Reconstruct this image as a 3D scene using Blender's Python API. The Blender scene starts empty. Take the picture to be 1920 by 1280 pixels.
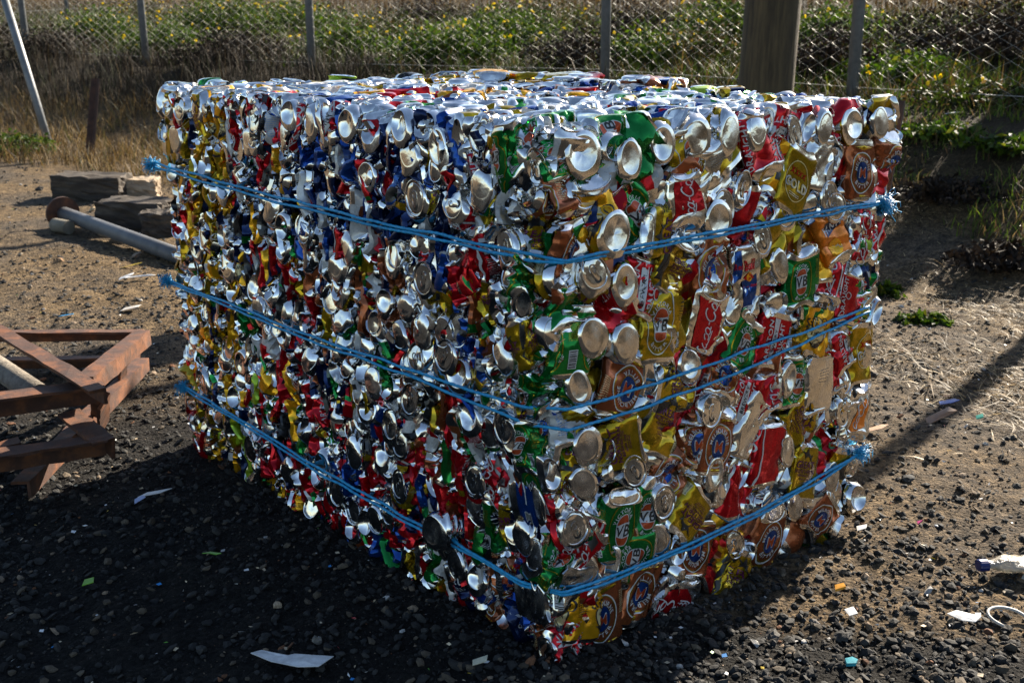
import bpy, bmesh, math, random
import numpy as np
from mathutils import Matrix, Vector

S = bpy.context.scene
COL = S.collection
RNG = np.random.default_rng(11)
random.seed(5)
R = math.radians

# ------------------------------------------------------------------ camera
FPX, PITCH, ROLL, CZ = 2035.0, R(16.0), R(0.75), 0.87          # focal length in pixels of the 1920 wide photograph


def ray(px, py):
    x, y = px - 960.0, py - 640.0
    c, s = math.cos(ROLL), math.sin(ROLL)
    X, Y = x * c + y * s, -x * s + y * c
    d = np.array([X / FPX, 1.0, -Y / FPX])
    return np.array([d[0], d[1] * math.cos(PITCH) + d[2] * math.sin(PITCH), -d[1] * math.sin(PITCH) + d[2] * math.cos(PITCH)])


def at(px, py, z=0.0):
    d = ray(px, py)
    return np.array([0, 0, CZ]) + (z - CZ) / d[2] * d


fw = Vector(ray(960, 640)).normalized()
rt = Vector(ray(961, 640) - ray(960, 640)).normalized()
up = rt.cross(fw)
cam = bpy.data.objects.new('camera', bpy.data.cameras.new('camera'))
COL.objects.link(cam)
mw = Matrix((rt, up, -fw)).transposed().to_4x4()
mw.translation = (0, 0, CZ)
cam.matrix_world = mw
cam.data.sensor_width = 36.0
cam.data.lens = FPX / 1920 * 36.0
cam.data.clip_start, cam.data.clip_end = 0.05, 2000
cam.data.dof.use_dof = True
cam.data.dof.focus_distance = 1.75
cam.data.dof.aperture_fstop = 11
S.camera = cam

# ------------------------------------------------------------------ light
SUN_AZ, SUN_EL = R(37.5), R(29.0)                              # azimuth from +Y towards +X
world = bpy.data.worlds.new('World')
S.world = world
world.use_nodes = True
wn = world.node_tree
bg = wn.nodes['Background']
sky = wn.nodes.new('ShaderNodeTexSky')
sky.sky_type = 'NISHITA'
sky.sun_disc = False
sky.sun_elevation, sky.sun_rotation = SUN_EL, SUN_AZ
sky.air_density, sky.dust_density, sky.ozone_density = 1.0, 0.7, 1.0
wn.links.new(sky.outputs[0], bg.inputs[0])
bg.inputs[1].default_value = 0.052
sun = bpy.data.objects.new('sun', bpy.data.lights.new('sun', 'SUN'))
COL.objects.link(sun)
sun.data.energy = 5.0
sun.data.angle = R(0.5)
sun.data.color = (1.0, 0.89, 0.73)
to_sun = Vector((math.sin(SUN_AZ) * math.cos(SUN_EL), math.cos(SUN_AZ) * math.cos(SUN_EL), math.sin(SUN_EL)))
sun.rotation_euler = to_sun.to_track_quat('Z', 'Y').to_euler()
sun.location = to_sun * 20
S.view_settings.view_transform = 'Standard'
S.view_settings.look = 'None'
S.view_settings.exposure = 1.95
S.view_settings.gamma = 1.0
S.view_settings.use_curve_mapping = False
S.render.engine = 'CYCLES'
S.cycles.use_denoising = True
S.cycles.max_bounces = 8
S.cycles.sample_clamp_indirect = 6


# ------------------------------------------------------------------ helpers
def tag(o, label=None, cat=None, group=None, kind=None):
    for k, v in (('label', label), ('category', cat), ('group', group), ('kind', kind)):
        if v:
            o[k] = v
    return o


def empty(name, loc=(0, 0, 0), rot=(0, 0, 0)):
    o = bpy.data.objects.new(name, None)
    COL.objects.link(o)
    o.location, o.rotation_euler = loc, rot
    o.empty_display_size = 0.05
    return o


def mesh_np(name, V, F, mats=None, midx=None, smooth=None, attr=None):
    """V (N,3); F: list of arrays (M,k) with k 3 or 4; attr: per-vertex colour (N,3)"""
    me = bpy.data.meshes.new(name)
    V = np.asarray(V, dtype=np.float32)
    F = [np.asarray(f, dtype=np.int32) for f in (F if isinstance(F, list) else [F]) if len(f)]
    me.vertices.add(len(V))
    me.vertices.foreach_set('co', V.ravel())
    loops = np.concatenate([f.ravel() for f in F])
    tot = np.concatenate([np.full(len(f), f.shape[1], np.int32) for f in F])
    start = np.concatenate([[0], np.cumsum(tot)[:-1]]).astype(np.int32)
    me.loops.add(len(loops))
    me.loops.foreach_set('vertex_index', loops)
    me.polygons.add(len(tot))
    me.polygons.foreach_set('loop_start', start)
    if midx is not None:
        me.polygons.foreach_set('material_index', np.asarray(midx, dtype=np.int32))
    sm = np.full(len(tot), bool(smooth)) if smooth is None or np.isscalar(smooth) else np.asarray(smooth, bool)
    me.polygons.foreach_set('use_smooth', sm)
    for m in (mats or []):
        me.materials.append(m)
    me.update(calc_edges=True)
    if attr is not None:
        a = me.color_attributes.new('tint', 'FLOAT_COLOR', 'POINT')
        c = np.ones((len(V), 4), np.float32)
        c[:, :3] = attr
        a.data.foreach_set('color', c.ravel())
    return me


def link(name, me, parent=None):
    o = bpy.data.objects.new(name, me)
    COL.objects.link(o)
    o.parent = parent
    return o


def rotm(ax, a):
    return np.array(Matrix.Rotation(a, 3, ax))


# ------------------------------------------------------------------ materials
def new_mat(name):
    m = bpy.data.materials.new(name)
    m.use_nodes = True
    nt = m.node_tree
    return m, nt, nt.nodes['Principled BSDF']


def N(nt, typ, **kw):
    n = nt.nodes.new(typ)
    for k, v in kw.items():
        if k.startswith('i_'):
            key = k[2:]
            n.inputs[int(key) if key.isdigit() else key].default_value = v
        else:
            setattr(n, k, v)
    return n


def noise_of(nt, scale, detail=4, rough=0.6, coord='Object', vec=None):
    tc = N(nt, 'ShaderNodeTexCoord')
    n = N(nt, 'ShaderNodeTexNoise', i_Scale=scale, i_Detail=detail, i_Roughness=rough)
    nt.links.new(vec or tc.outputs[coord], n.inputs['Vector'])
    return n


def ramp(nt, src, stops):
    r = N(nt, 'ShaderNodeValToRGB')
    e = r.color_ramp.elements
    while len(e) < len(stops):
        e.new(0.5)
    for k, (p, c) in enumerate(stops):
        e[k].position = p
        e[k].color = (*c, 1) if len(c) == 3 else c
    nt.links.new(src, r.inputs[0])
    return r


def bump(nt, b, height, strength, dist=0.01):
    n = N(nt, 'ShaderNodeBump', i_Strength=strength, i_Distance=dist)
    nt.links.new(height, n.inputs['Height'])
    nt.links.new(n.outputs[0], b.inputs['Normal'])


def ink(name, col, metallic=0.6, rough=0.3):
    """printed or bare can metal: fine scratches, smudges and dust"""
    m, nt, b = new_mat(name)
    n = noise_of(nt, 45, 5, 0.65)
    lo = tuple(c * 0.72 for c in col)
    hi = tuple(min(1, c * 1.15 + 0.005) for c in col)
    r = ramp(nt, n.outputs['Fac'], [(0.3, lo), (0.55, col), (0.75, hi)])
    n3 = noise_of(nt, 14, 6, 0.75)
    dust = ramp(nt, n3.outputs['Fac'], [(0.60, (0, 0, 0)), (0.82, (0.28, 0.28, 0.28))])
    mx = N(nt, 'ShaderNodeMix', data_type='RGBA')
    nt.links.new(dust.outputs[0], mx.inputs[0])
    nt.links.new(r.outputs[0], mx.inputs[6])
    mx.inputs[7].default_value = (0.23, 0.19, 0.14, 1)
    if name not in ('can_alu', 'can_grey', 'can_sky'):
        n5 = noise_of(nt, 60, 7, 0.8)
        sc = ramp(nt, n5.outputs['Fac'], [(0.655, (0, 0, 0)), (0.70, (0.75,) * 3)])
        mz = N(nt, 'ShaderNodeMix', data_type='RGBA')
        nt.links.new(sc.outputs[0], mz.inputs[0])
        nt.links.new(mx.outputs[2], mz.inputs[6])
        mz.inputs[7].default_value = (0.62, 0.60, 0.57, 1)
        mx = mz
    nt.links.new(mx.outputs[2], b.inputs['Base Color'])
    b.inputs['Metallic'].default_value = metallic
    n2 = noise_of(nt, 55, 3, 0.55)
    rough *= 0.85
    rr = ramp(nt, n2.outputs['Fac'], [(0.3, (rough * 0.7,) * 3), (0.75, (min(1, rough * 1.6),) * 3)])
    if name == 'can_alu':
        n2.inputs['Scale'].default_value = 26
        rr = ramp(nt, n2.outputs['Fac'], [(0.36, (0.06,) * 3), (0.52, (0.11,) * 3), (0.70, (0.30,) * 3)])
    nt.links.new(rr.outputs[0], b.inputs['Roughness'])
    n4 = noise_of(nt, 75, 3, 0.5)
    bump(nt, b, n4.outputs['Fac'], 0.20, 0.0018)
    return m


INKS = {
    'alu': ((0.76, 0.75, 0.735), 1.0, 0.16), 'green': ((0.008, 0.19, 0.035), 0.75, 0.18), 'gold': ((0.43, 0.28, 0.012), 0.8, 0.18),
    'yellow': ((0.78, 0.38, 0.010), 0.65, 0.22), 'red': ((0.46, 0.005, 0.012), 0.7, 0.19), 'brown': ((0.29, 0.082, 0.030), 0.7, 0.22),
    'blue': ((0.006, 0.05, 0.24), 0.7, 0.17), 'navy': ((0.005, 0.016, 0.065), 0.7, 0.17), 'black': ((0.010, 0.010, 0.011), 0.1, 0.32),
    'white': ((0.50, 0.50, 0.49), 0.2, 0.30), 'orange': ((0.72, 0.19, 0.012), 0.5, 0.3), 'lime': ((0.28, 0.42, 0.02), 0.5, 0.3),
    'purple': ((0.09, 0.008, 0.06), 0.3, 0.35), 'cream': ((0.60, 0.50, 0.26), 0.4, 0.32), 'grey': ((0.34, 0.34, 0.34), 0.8, 0.34),
    'sky': ((0.02, 0.22, 0.62), 0.3, 0.35), 'rust': ((0.40, 0.06, 0.015), 0.5, 0.3), 'pink': ((0.6, 0.05, 0.13), 0.5, 0.3)}
INKN = list(INKS)
INKM = [ink('can_' + k, *INKS[k]) for k in INKN]
MI = {k: i for i, k in enumerate(INKN)}


def soil_like(name, stops, scale, rough=0.9, bs=0.5, bscale=60, bd=0.004, coord='Object'):
    m, nt, b = new_mat(name)
    n = noise_of(nt, scale, 8, 0.65, coord)
    r = ramp(nt, n.outputs['Fac'], stops)
    nt.links.new(r.outputs[0], b.inputs['Base Color'])
    b.inputs['Roughness'].default_value = rough
    n2 = noise_of(nt, bscale, 6, 0.7, coord)
    bump(nt, b, n2.outputs['Fac'], bs, bd)
    return m


def tint_mat(name, rough=0.85, transl=0.0, noise=None, spec=0.3):
    m, nt, b = new_mat(name)
    a = N(nt, 'ShaderNodeAttribute', attribute_name='tint')
    src = a.outputs['Color']
    if noise:
        n = noise_of(nt, noise, 5, 0.7)
        r = ramp(nt, n.outputs['Fac'], [(0.3, (0.6,) * 3), (0.7, (1.3,) * 3)])
        mx = N(nt, 'ShaderNodeMix', data_type='RGBA', blend_type='MULTIPLY')
        mx.inputs[0].default_value = 1
        nt.links.new(src, mx.inputs[6])
        nt.links.new(r.outputs[0], mx.inputs[7])
        src = mx.outputs[2]
        bump(nt, b, n.outputs['Fac'], 0.4, 0.003)
    nt.links.new(src, b.inputs['Base Color'])
    b.inputs['Roughness'].default_value = rough
    b.inputs['Specular IOR Level'].default_value = spec
    if transl:
        t = N(nt, 'ShaderNodeBsdfTranslucent')
        nt.links.new(src, t.inputs['Color'])
        ms = N(nt, 'ShaderNodeMixShader')
        ms.inputs[0].default_value = transl
        out = nt.nodes['Material Output']
        nt.links.new(b.outputs[0], ms.inputs[1])
        nt.links.new(t.outputs[0], ms.inputs[2])
        nt.links.new(ms.outputs[0], out.inputs['Surface'])
    return m


M_STONE = tint_mat('stone', 0.85, 0, 220)
M_LEAF = tint_mat('leaf', 0.6, 0.36)
M_STRAW = tint_mat('straw', 0.6, 0.3)
M_DEAD = tint_mat('dead_twigs', 0.8, 0.06)
M_BITS = tint_mat('plastic_bits', 0.45, 0, None, 0.5)
M_STEEL = soil_like('galvanised_steel', [(0.3, (0.10, 0.108, 0.115)), (0.7, (0.19, 0.20, 0.21))], 18, 0.5, 0.2, 120, 0.001)
M_STEEL.node_tree.nodes['Principled BSDF'].inputs['Metallic'].default_value = 0.2
M_WIRE = soil_like('fence_wire', [(0.3, (0.20, 0.19, 0.17)), (0.7, (0.34, 0.325, 0.29))], 30, 0.55, 0.1)
M_WIRE.node_tree.nodes['Principled BSDF'].inputs['Metallic'].default_value = 0.0
M_RUST = soil_like('rusty_steel', [(0.25, (0.022, 0.010, 0.007)), (0.48, (0.060, 0.022, 0.010)), (0.64, (0.15, 0.050, 0.014)), (0.8, (0.07, 0.043, 0.032))], 22, 0.75, 0.5, 70, 0.003)
M_RUSTDK = soil_like('dark_rusty_steel', [(0.3, (0.02, 0.01, 0.008)), (0.7, (0.07, 0.03, 0.018))], 20, 0.8, 0.4, 70, 0.002)


def wood_mat(name, c0, c1, c2, stretch=(14, 14, 1.2)):
    m, nt, b = new_mat(name)
    tc = N(nt, 'ShaderNodeTexCoord')
    mp = N(nt, 'ShaderNodeMapping')
    mp.inputs['Scale'].default_value = stretch
    nt.links.new(tc.outputs['Object'], mp.inputs[0])
    n = noise_of(nt, 3.0, 9, 0.7, vec=mp.outputs[0])
    r = ramp(nt, n.outputs['Fac'], [(0.28, c0), (0.5, c1), (0.72, c2)])
    nt.links.new(r.outputs[0], b.inputs['Base Color'])
    b.inputs['Roughness'].default_value = 0.85
    bump(nt, b, n.outputs['Fac'], 0.6, 0.006)
    return m


M_POLE = wood_mat('treated_pine', (0.015, 0.010, 0.005), (0.062, 0.042, 0.018), (0.12, 0.082, 0.036))
M_SLEEPER = wood_mat('old_hardwood', (0.012, 0.009, 0.007), (0.04, 0.029, 0.02), (0.11, 0.082, 0.055), (2, 14, 14))
M_SLEEPER_PALE = wood_mat('weathered_softwood', (0.12, 0.09, 0.06), (0.28, 0.21, 0.14), (0.4, 0.32, 0.22), (2, 14, 14))


def rope_mat():
    m, nt, b = new_mat('blue_twine')
    n = noise_of(nt, 140, 4, 0.7)
    r = ramp(nt, n.outputs['Fac'], [(0.3, (0.005, 0.16, 0.34)), (0.6, (0.010, 0.31, 0.58)), (0.8, (0.04, 0.42, 0.68))])
    nt.links.new(r.outputs[0], b.inputs['Base Color'])
    b.inputs['Roughness'].default_value = 0.45
    bump(nt, b, n.outputs['Fac'], 0.5, 0.001)
    return m


M_TWINE = rope_mat()

# ------------------------------------------------------------------ terrain
FENCE = np.array([(3.0, 4.35), (2.78, 4.70), (1.82, 6.0), (0.62, 7.7), (-1.67, 9.2), (-3.43, 10.4), (-5.05, 11.6), (-6.9, 12.9), (-8.9, 14.3)])


def fdist(x, y):
    """signed distance to the fence line, positive beyond it"""
    x, y = np.asarray(x, float), np.asarray(y, float)
    P = np.vstack([FENCE[0] + (FENCE[0] - FENCE[2]) * 60, FENCE, FENCE[-1] + (FENCE[-1] - FENCE[-2]) * 60])
    best = np.full(x.shape, 1e9)
    sg = np.ones(x.shape)
    for a, b in zip(P[:-1], P[1:]):
        d = b - a
        t = np.clip(((x - a[0]) * d[0] + (y - a[1]) * d[1]) / (d @ d), 0, 1)
        ex, ey = x - a[0] - t * d[0], y - a[1] - t * d[1]
        dd = np.hypot(ex, ey)
        s = np.where(d[0] * (y - a[1]) - d[1] * (x - a[0]) < 0, 1.0, -1.0)
        m = dd < best
        best = np.where(m, dd, best)
        sg = np.where(m, s, sg)
    return best * sg


def sstep(a, b, x):
    t = np.clip((x - a) / (b - a), 0, 1)
    return t * t * (3 - 2 * t)


_nz = [(RNG.uniform(-1, 1, 2) * 2 ** k, RNG.uniform(0, 6.28), 0.6 ** k) for k in range(5) for _ in range(5)]


def vnoise(x, y, f=1.0):
    s = 0
    for v, p, a in _nz:
        s = s + a * np.sin((x * v[0] + y * v[1]) * f * 3.0 + p)
    return s / 5.0


def ground_z(x, y):
    d = fdist(x, y)
    z = 0.52 * sstep(-1.75, -0.05, d)
    dd = np.clip(d, 0, None)
    z = z + 0.085 * np.minimum(dd, 60) + 0.012 * np.clip(dd - 60, 0, 300)
    far = sstep(4, 12, np.hypot(x, y))
    near = 1 - sstep(5, 9, np.hypot(x, y))
    z = z + near * (np.abs(vnoise(x + 3, y, 7.0)) * 0.010 + vnoise(x, y + 5, 14.0) * 0.0035 - 0.004)
    z = z + vnoise(x, y, 1.6) * (0.006 + 0.05 * far * sstep(-1.5, 1, d)) + vnoise(x, y, 6.0) * 0.004
    return z


def axis(*segs):
    out = [segs[0][0]]
    for a, b, n in segs:
        out += list(np.linspace(a, b, n + 1)[1:])
    return np.array(out)


gx = axis((-600, -60, 14), (-60, -12, 24), (-12, -3, 36), (-3, -1.6, 60), (-1.6, 1.8, 300), (1.8, 3, 50), (3, 12, 36), (12, 60, 24), (60, 600, 14))
gy = axis((-300, -30, 8), (-30, -3, 14), (-3, 0.8, 20), (0.8, 2.6, 170), (2.6, 4.5, 100), (4.5, 14, 80), (14, 60, 46), (60, 900, 24))
GX, GY = np.meshgrid(gx, gy)
gv = np.stack([GX, GY, ground_z(GX, GY)], -1).reshape(-1, 3)
nx, ny = len(gx), len(gy)
ii = (np.arange(ny - 1)[:, None] * nx + np.arange(nx - 1)[None]).ravel()
gf = np.stack([ii, ii + 1, ii + nx + 1, ii + nx], 1)
fd = fdist(gv[:, 0], gv[:, 1])
# vegetated share as a per-vertex colour: R = dry grass and field, G = dark humus under the weeds
# B = dark road gravel round the bale, coloured darker still for the bale's shadow
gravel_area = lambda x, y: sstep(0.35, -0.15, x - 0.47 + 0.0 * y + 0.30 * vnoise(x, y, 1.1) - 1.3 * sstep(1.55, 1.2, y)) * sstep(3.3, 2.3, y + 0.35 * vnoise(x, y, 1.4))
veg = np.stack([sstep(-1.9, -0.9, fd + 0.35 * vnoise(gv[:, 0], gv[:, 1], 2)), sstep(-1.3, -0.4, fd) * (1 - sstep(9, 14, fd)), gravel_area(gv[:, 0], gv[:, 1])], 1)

m, nt, b = new_mat('dirt_and_gravel')
n1 = noise_of(nt, 1.3, 8, 0.62)
n2 = noise_of(nt, 26, 8, 0.7)
sand = ramp(nt, n2.outputs['Fac'], [(0.28, (0.035, 0.024, 0.013)), (0.5, (0.135, 0.090, 0.045)), (0.72, (0.27, 0.187, 0.098))])
grit = ramp(nt, n2.outputs['Fac'], [(0.35, (0.035, 0.03, 0.026)), (0.6, (0.11, 0.085, 0.06)), (0.75, (0.24, 0.18, 0.12))])
msk = ramp(nt, n1.outputs['Fac'], [(0.44, (0.12,) * 3), (0.60, (0.95,) * 3)])
mx = N(nt, 'ShaderNodeMix', data_type='RGBA')
nt.links.new(msk.outputs[0], mx.inputs[0])
nt.links.new(sand.outputs[0], mx.inputs[6])
nt.links.new(grit.outputs[0], mx.inputs[7])
at_ = N(nt, 'ShaderNodeAttribute', attribute_name='tint')
sep = N(nt, 'ShaderNodeSeparateColor')
nt.links.new(at_.outputs['Color'], sep.inputs[0])
dry = ramp(nt, n2.outputs['Fac'], [(0.3, (0.035, 0.024, 0.012)), (0.7, (0.14, 0.095, 0.045))])
dark = ramp(nt, n2.outputs['Fac'], [(0.35, (0.006, 0.0055, 0.005)), (0.58, (0.014, 0.0125, 0.011)), (0.74, (0.042, 0.032, 0.023))])  # dark gravel, its colour sunk further to deepen the bale's shadow
mxd = N(nt, 'ShaderNodeMix', data_type='RGBA')
mx2 = N(nt, 'ShaderNodeMix', data_type='RGBA')
nt.links.new(sep.outputs[0], mx2.inputs[0])
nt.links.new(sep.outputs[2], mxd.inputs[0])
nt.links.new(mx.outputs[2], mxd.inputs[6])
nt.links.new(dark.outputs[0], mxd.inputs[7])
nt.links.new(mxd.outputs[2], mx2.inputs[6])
nt.links.new(dry.outputs[0], mx2.inputs[7])
hum = ramp(nt, n2.outputs['Fac'], [(0.3, (0.010, 0.008, 0.005)), (0.7, (0.04, 0.03, 0.015))])
mx3 = N(nt, 'ShaderNodeMix', data_type='RGBA')
nt.links.new(sep.outputs[1], mx3.inputs[0])
nt.links.new(mx2.outputs[2], mx3.inputs[6])
nt.links.new(hum.outputs[0], mx3.inputs[7])
tcg = N(nt, 'ShaderNodeTexCoord')
vo = N(nt, 'ShaderNodeTexVoronoi', i_Scale=150.0)
nt.links.new(tcg.outputs['Object'], vo.inputs['Vector'])
sv = N(nt, 'ShaderNodeSeparateColor')
nt.links.new(vo.outputs['Color'], sv.inputs[0])
gr = ramp(nt, sv.outputs[0], [(0.0, (0.35,) * 3), (0.55, (0.95,) * 3), (0.9, (1.5,) * 3)])
mg = N(nt, 'ShaderNodeMix', data_type='RGBA', blend_type='MULTIPLY')
mg.inputs[0].default_value = 0.85
nt.links.new(mx3.outputs[2], mg.inputs[6])
nt.links.new(gr.outputs[0], mg.inputs[7])
nt.links.new(mg.outputs[2], b.inputs['Base Color'])
b.inputs['Roughness'].default_value = 0.95
b.inputs['Specular IOR Level'].default_value = 0.15
n3 = noise_of(nt, 70, 8, 0.75)
hgt = N(nt, 'ShaderNodeMath', operation='MULTIPLY_ADD')
nt.links.new(vo.outputs['Distance'], hgt.inputs[0])
hgt.inputs[1].default_value = -0.6
nt.links.new(n3.outputs['Fac'], hgt.inputs[2])
bump(nt, b, hgt.outputs[0], 1.0, 0.012)
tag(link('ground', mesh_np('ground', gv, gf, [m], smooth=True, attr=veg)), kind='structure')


# ------------------------------------------------------------------ scatter tools
def ico(sub=0):
    bm = bmesh.new()
    bmesh.ops.create_icosphere(bm, subdivisions=sub + 1, radius=1)
    v = np.array([x.co for x in bm.verts])
    f = np.array([[q.index for q in p.verts] for p in bm.faces])
    bm.free()
    return v, f


ICO_V, ICO_F = ico(0)
ICO1_V, ICO1_F = ico(1)


def rand_rot(n):
    q = RNG.normal(size=(n, 4))
    q /= np.linalg.norm(q, axis=1)[:, None]
    w, x, y, z = q.T
    return np.stack([1 - 2 * (y * y + z * z), 2 * (x * y - z * w), 2 * (x * z + y * w),
                     2 * (x * y + z * w), 1 - 2 * (x * x + z * z), 2 * (y * z - x * w),
                     2 * (x * z - y * w), 2 * (y * z + x * w), 1 - 2 * (x * x + y * y)], 1).reshape(n, 3, 3)


def stones_np(P, size, tint, base=(ICO_V, ICO_F), flat=0.6):
    bv, bf = base
    n, k = len(P), len(bv)
    j = bv[None] * (1 + RNG.uniform(-0.32, 0.32, (n, k, 1)))
    j = j * (np.array([1, 0.8, flat])[None, None] * RNG.uniform(0.75, 1.2, (n, 1, 3)))
    yaw = RNG.uniform(0, 6.28, n)
    tilt = rand_rot(n) * 0.0
    c, s = np.cos(yaw), np.sin(yaw)
    x = j[..., 0] * c[:, None] - j[..., 1] * s[:, None]
    y = j[..., 0] * s[:, None] + j[..., 1] * c[:, None]
    t = RNG.normal(0, 0.35, n)[:, None]
    z = j[..., 2] * np.cos(t) + x * np.sin(t)
    V = np.stack([x, y, z], -1) * size[:, None, None] + P[:, None, :]
    F = (bf[None] + (np.arange(n) * k)[:, None, None]).reshape(-1, 3)
    return V.reshape(-1, 3), F, np.repeat(tint, k, 0)


def pick_tints(n, table):
    w = np.array([t[0] for t in table], float)
    idx = RNG.choice(len(table), n, p=w / w.sum())
    c = np.array([t[1] for t in table])[idx]
    return c * RNG.uniform(0.65, 1.4, (n, 1))


def in_view(x, y, z, mg=40):
    p = np.stack([x, y, z - CZ], -1)
    d = p @ np.array(fw)
    sx = 960 + FPX * (p @ np.array(rt)) / d
    sy = 640 - FPX * (p @ np.array(up)) / d
    return (d > 0.2) & (sx > -mg) & (sx < 1920 + mg) & (sy > -mg) & (sy < 1280 + 4 * mg)


# ------------------------------------------------------------------ gravel
STONE_T = [(8, (0.016, 0.0156, 0.0156)), (5, (0.0288, 0.0272, 0.0248)), (1.8, (0.072, 0.056, 0.0384)), (0.5, (0.17, 0.125, 0.085)), (0.1, (0.36, 0.344, 0.32)), (0.2, (0.12, 0.052, 0.024))]


def scatter_xy(n, x0, x1, y0, y1):
    """more densely near the camera, as it shows larger there"""
    y = y0 * (y1 / y0) ** RNG.uniform(0, 1, n)
    w = 0.62 * y + 0.35
    x = RNG.uniform(-1, 1, n) * w
    return x, y


def gravel(name, n, y0, y1, s0, s1, table, thr):
    x, y = scatter_xy(n, -1, 1, y0, y1)
    z = ground_z(x, y)
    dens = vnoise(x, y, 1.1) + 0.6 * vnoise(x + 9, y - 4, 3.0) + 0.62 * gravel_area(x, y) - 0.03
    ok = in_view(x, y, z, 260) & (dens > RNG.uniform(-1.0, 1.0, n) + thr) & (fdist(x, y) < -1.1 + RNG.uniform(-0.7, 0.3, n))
    x, y, z = x[ok], y[ok], z[ok]
    size = s0 * (s1 / s0) ** (RNG.uniform(0, 1, len(x)) ** 2.6)
    V, F, T = stones_np(np.stack([x, y, z + size * 0.25], 1), size, pick_tints(len(x), table))
    tag(link(name, mesh_np(name, V, F, [M_STONE], smooth=False, attr=T)), kind='stuff')


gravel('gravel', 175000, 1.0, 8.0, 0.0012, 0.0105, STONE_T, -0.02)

# ------------------------------------------------------------------ blades, leaves and weeds
def blades_np(P, h, w, lean, tint, segs=3, droop=0.5):
    n = len(P)
    az = RNG.uniform(0, 6.28, n)
    d = np.stack([np.cos(az), np.sin(az)], 1)
    wd = RNG.uniform(0, 6.28, n)
    wv = np.stack([np.cos(wd), np.sin(wd), np.zeros(n)], 1)
    rows = []
    for k in range(segs + 1):
        t = k / segs
        out = (lean * t ** 1.6 * h)[:, None] * d
        zz = h * (t - droop * lean * t * t * 0.5)
        c = P + np.concatenate([out, zz[:, None]], 1)
        ww = (w * (1 - t) ** 0.7 + 0.0004)[:, None] * wv * 0.5
        rows += [c - ww, c + ww]
    V = np.stack(rows, 1)
    k = 2 * (segs + 1)
    f = np.array([[2 * i, 2 * i + 1, 2 * i + 3, 2 * i + 2] for i in range(segs)])
    F = (f[None] + (np.arange(n) * k)[:, None, None]).reshape(-1, 4)
    return V.reshape(-1, 3), F, np.repeat(tint, k, 0)


def leaves_np(P, size, tint):
    n = len(P)
    r = rand_rot(n)
    q = np.array([(-0.5, 0, 0), (0, -0.28, 0.05), (0.55, 0, -0.06), (0, 0.28, 0.05)])
    V = np.einsum('nij,kj->nki', r, q) * size[:, None, None] + P[:, None]
    F = np.arange(n * 4).reshape(n, 4)
    return V.reshape(-1, 3), F, np.repeat(tint, 4, 0)


def join_np(parts):
    V, F, T, o = [], [], [], 0
    for v, f, t in parts:
        V.append(v)
        F.append(f + o)
        T.append(t)
        o += len(v)
    fs = {}
    for f in F:
        fs.setdefault(f.shape[1], []).append(f)
    return np.concatenate(V), [np.concatenate(x) for x in fs.values()], np.concatenate(T)


GREEN_T = [(4, (0.032, 0.068, 0.003)), (3, (0.055, 0.095, 0.004)), (3, (0.009, 0.018, 0.002)), (1, (0.10, 0.11, 0.008))]
DRY_T = [(4, (0.0744, 0.0436, 0.0131)), (3, (0.0422, 0.0243, 0.0077)), (1.5, (0.1389, 0.0872, 0.0308)), (2, (0.0174, 0.0101, 0.0038))]
BROWN_T = [(4, (0.0193, 0.011, 0.0055)), (3, (0.011, 0.0066, 0.0039)), (1.4, (0.0468, 0.0286, 0.0138))]
MIXED_T = [(2, (0.038, 0.025, 0.009)), (4, (0.028, 0.045, 0.003)), (1.2, (0.10, 0.066, 0.022)), (3, (0.010, 0.014, 0.002))]


def grass_patch(name, n, region, h0, h1, table, lean=0.6, w=0.004, mat=None, clump=0.5):
    x, y = region(n)
    ok = in_view(x, y, ground_z(x, y), 900) & (vnoise(x, y, 5.0) + RNG.uniform(-0.6, 0.6, n) > -0.35 + clump * 0.3)
    x, y = x[ok], y[ok]
    n = len(x)
    h = RNG.uniform(h0, h1, n) * (0.75 + 0.4 * np.clip(vnoise(x, y, 3.0) + 0.5, 0, 1.2))
    V, F, T = blades_np(np.stack([x, y, ground_z(x, y) - 0.01], 1), h, np.full(n, w) * RNG.uniform(0.6, 1.5, n), RNG.uniform(0.1, 1.0, n) * lean, pick_tints(n, table))
    tag(link(name, mesh_np(name, V, [F], [mat or M_LEAF], smooth=True, attr=T)), kind='stuff')


def px_region(px0, px1, d0, d1):
    """ground points whose distance to the fence runs d0..d1, in a wedge of bearings from the camera"""
    def f(n):
        g = np.linspace((px0 - 960) / FPX, (px1 - 960) / FPX, 90)
        ys = np.concatenate([np.linspace(2.5, 16, 500), np.linspace(16.1, 45, 300)])
        i = RNG.integers(0, len(g), n)
        d = RNG.uniform(d0, d1, n)
        y = np.zeros(n)
        for k in range(len(g)):
            q = i == k
            y[q] = np.interp(d[q], np.maximum.accumulate(fdist(g[k] * ys, ys)), ys)
        return (g[i] + RNG.uniform(-.5, .5, n) * (g[1] - g[0])) * y, y
    return f


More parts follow.
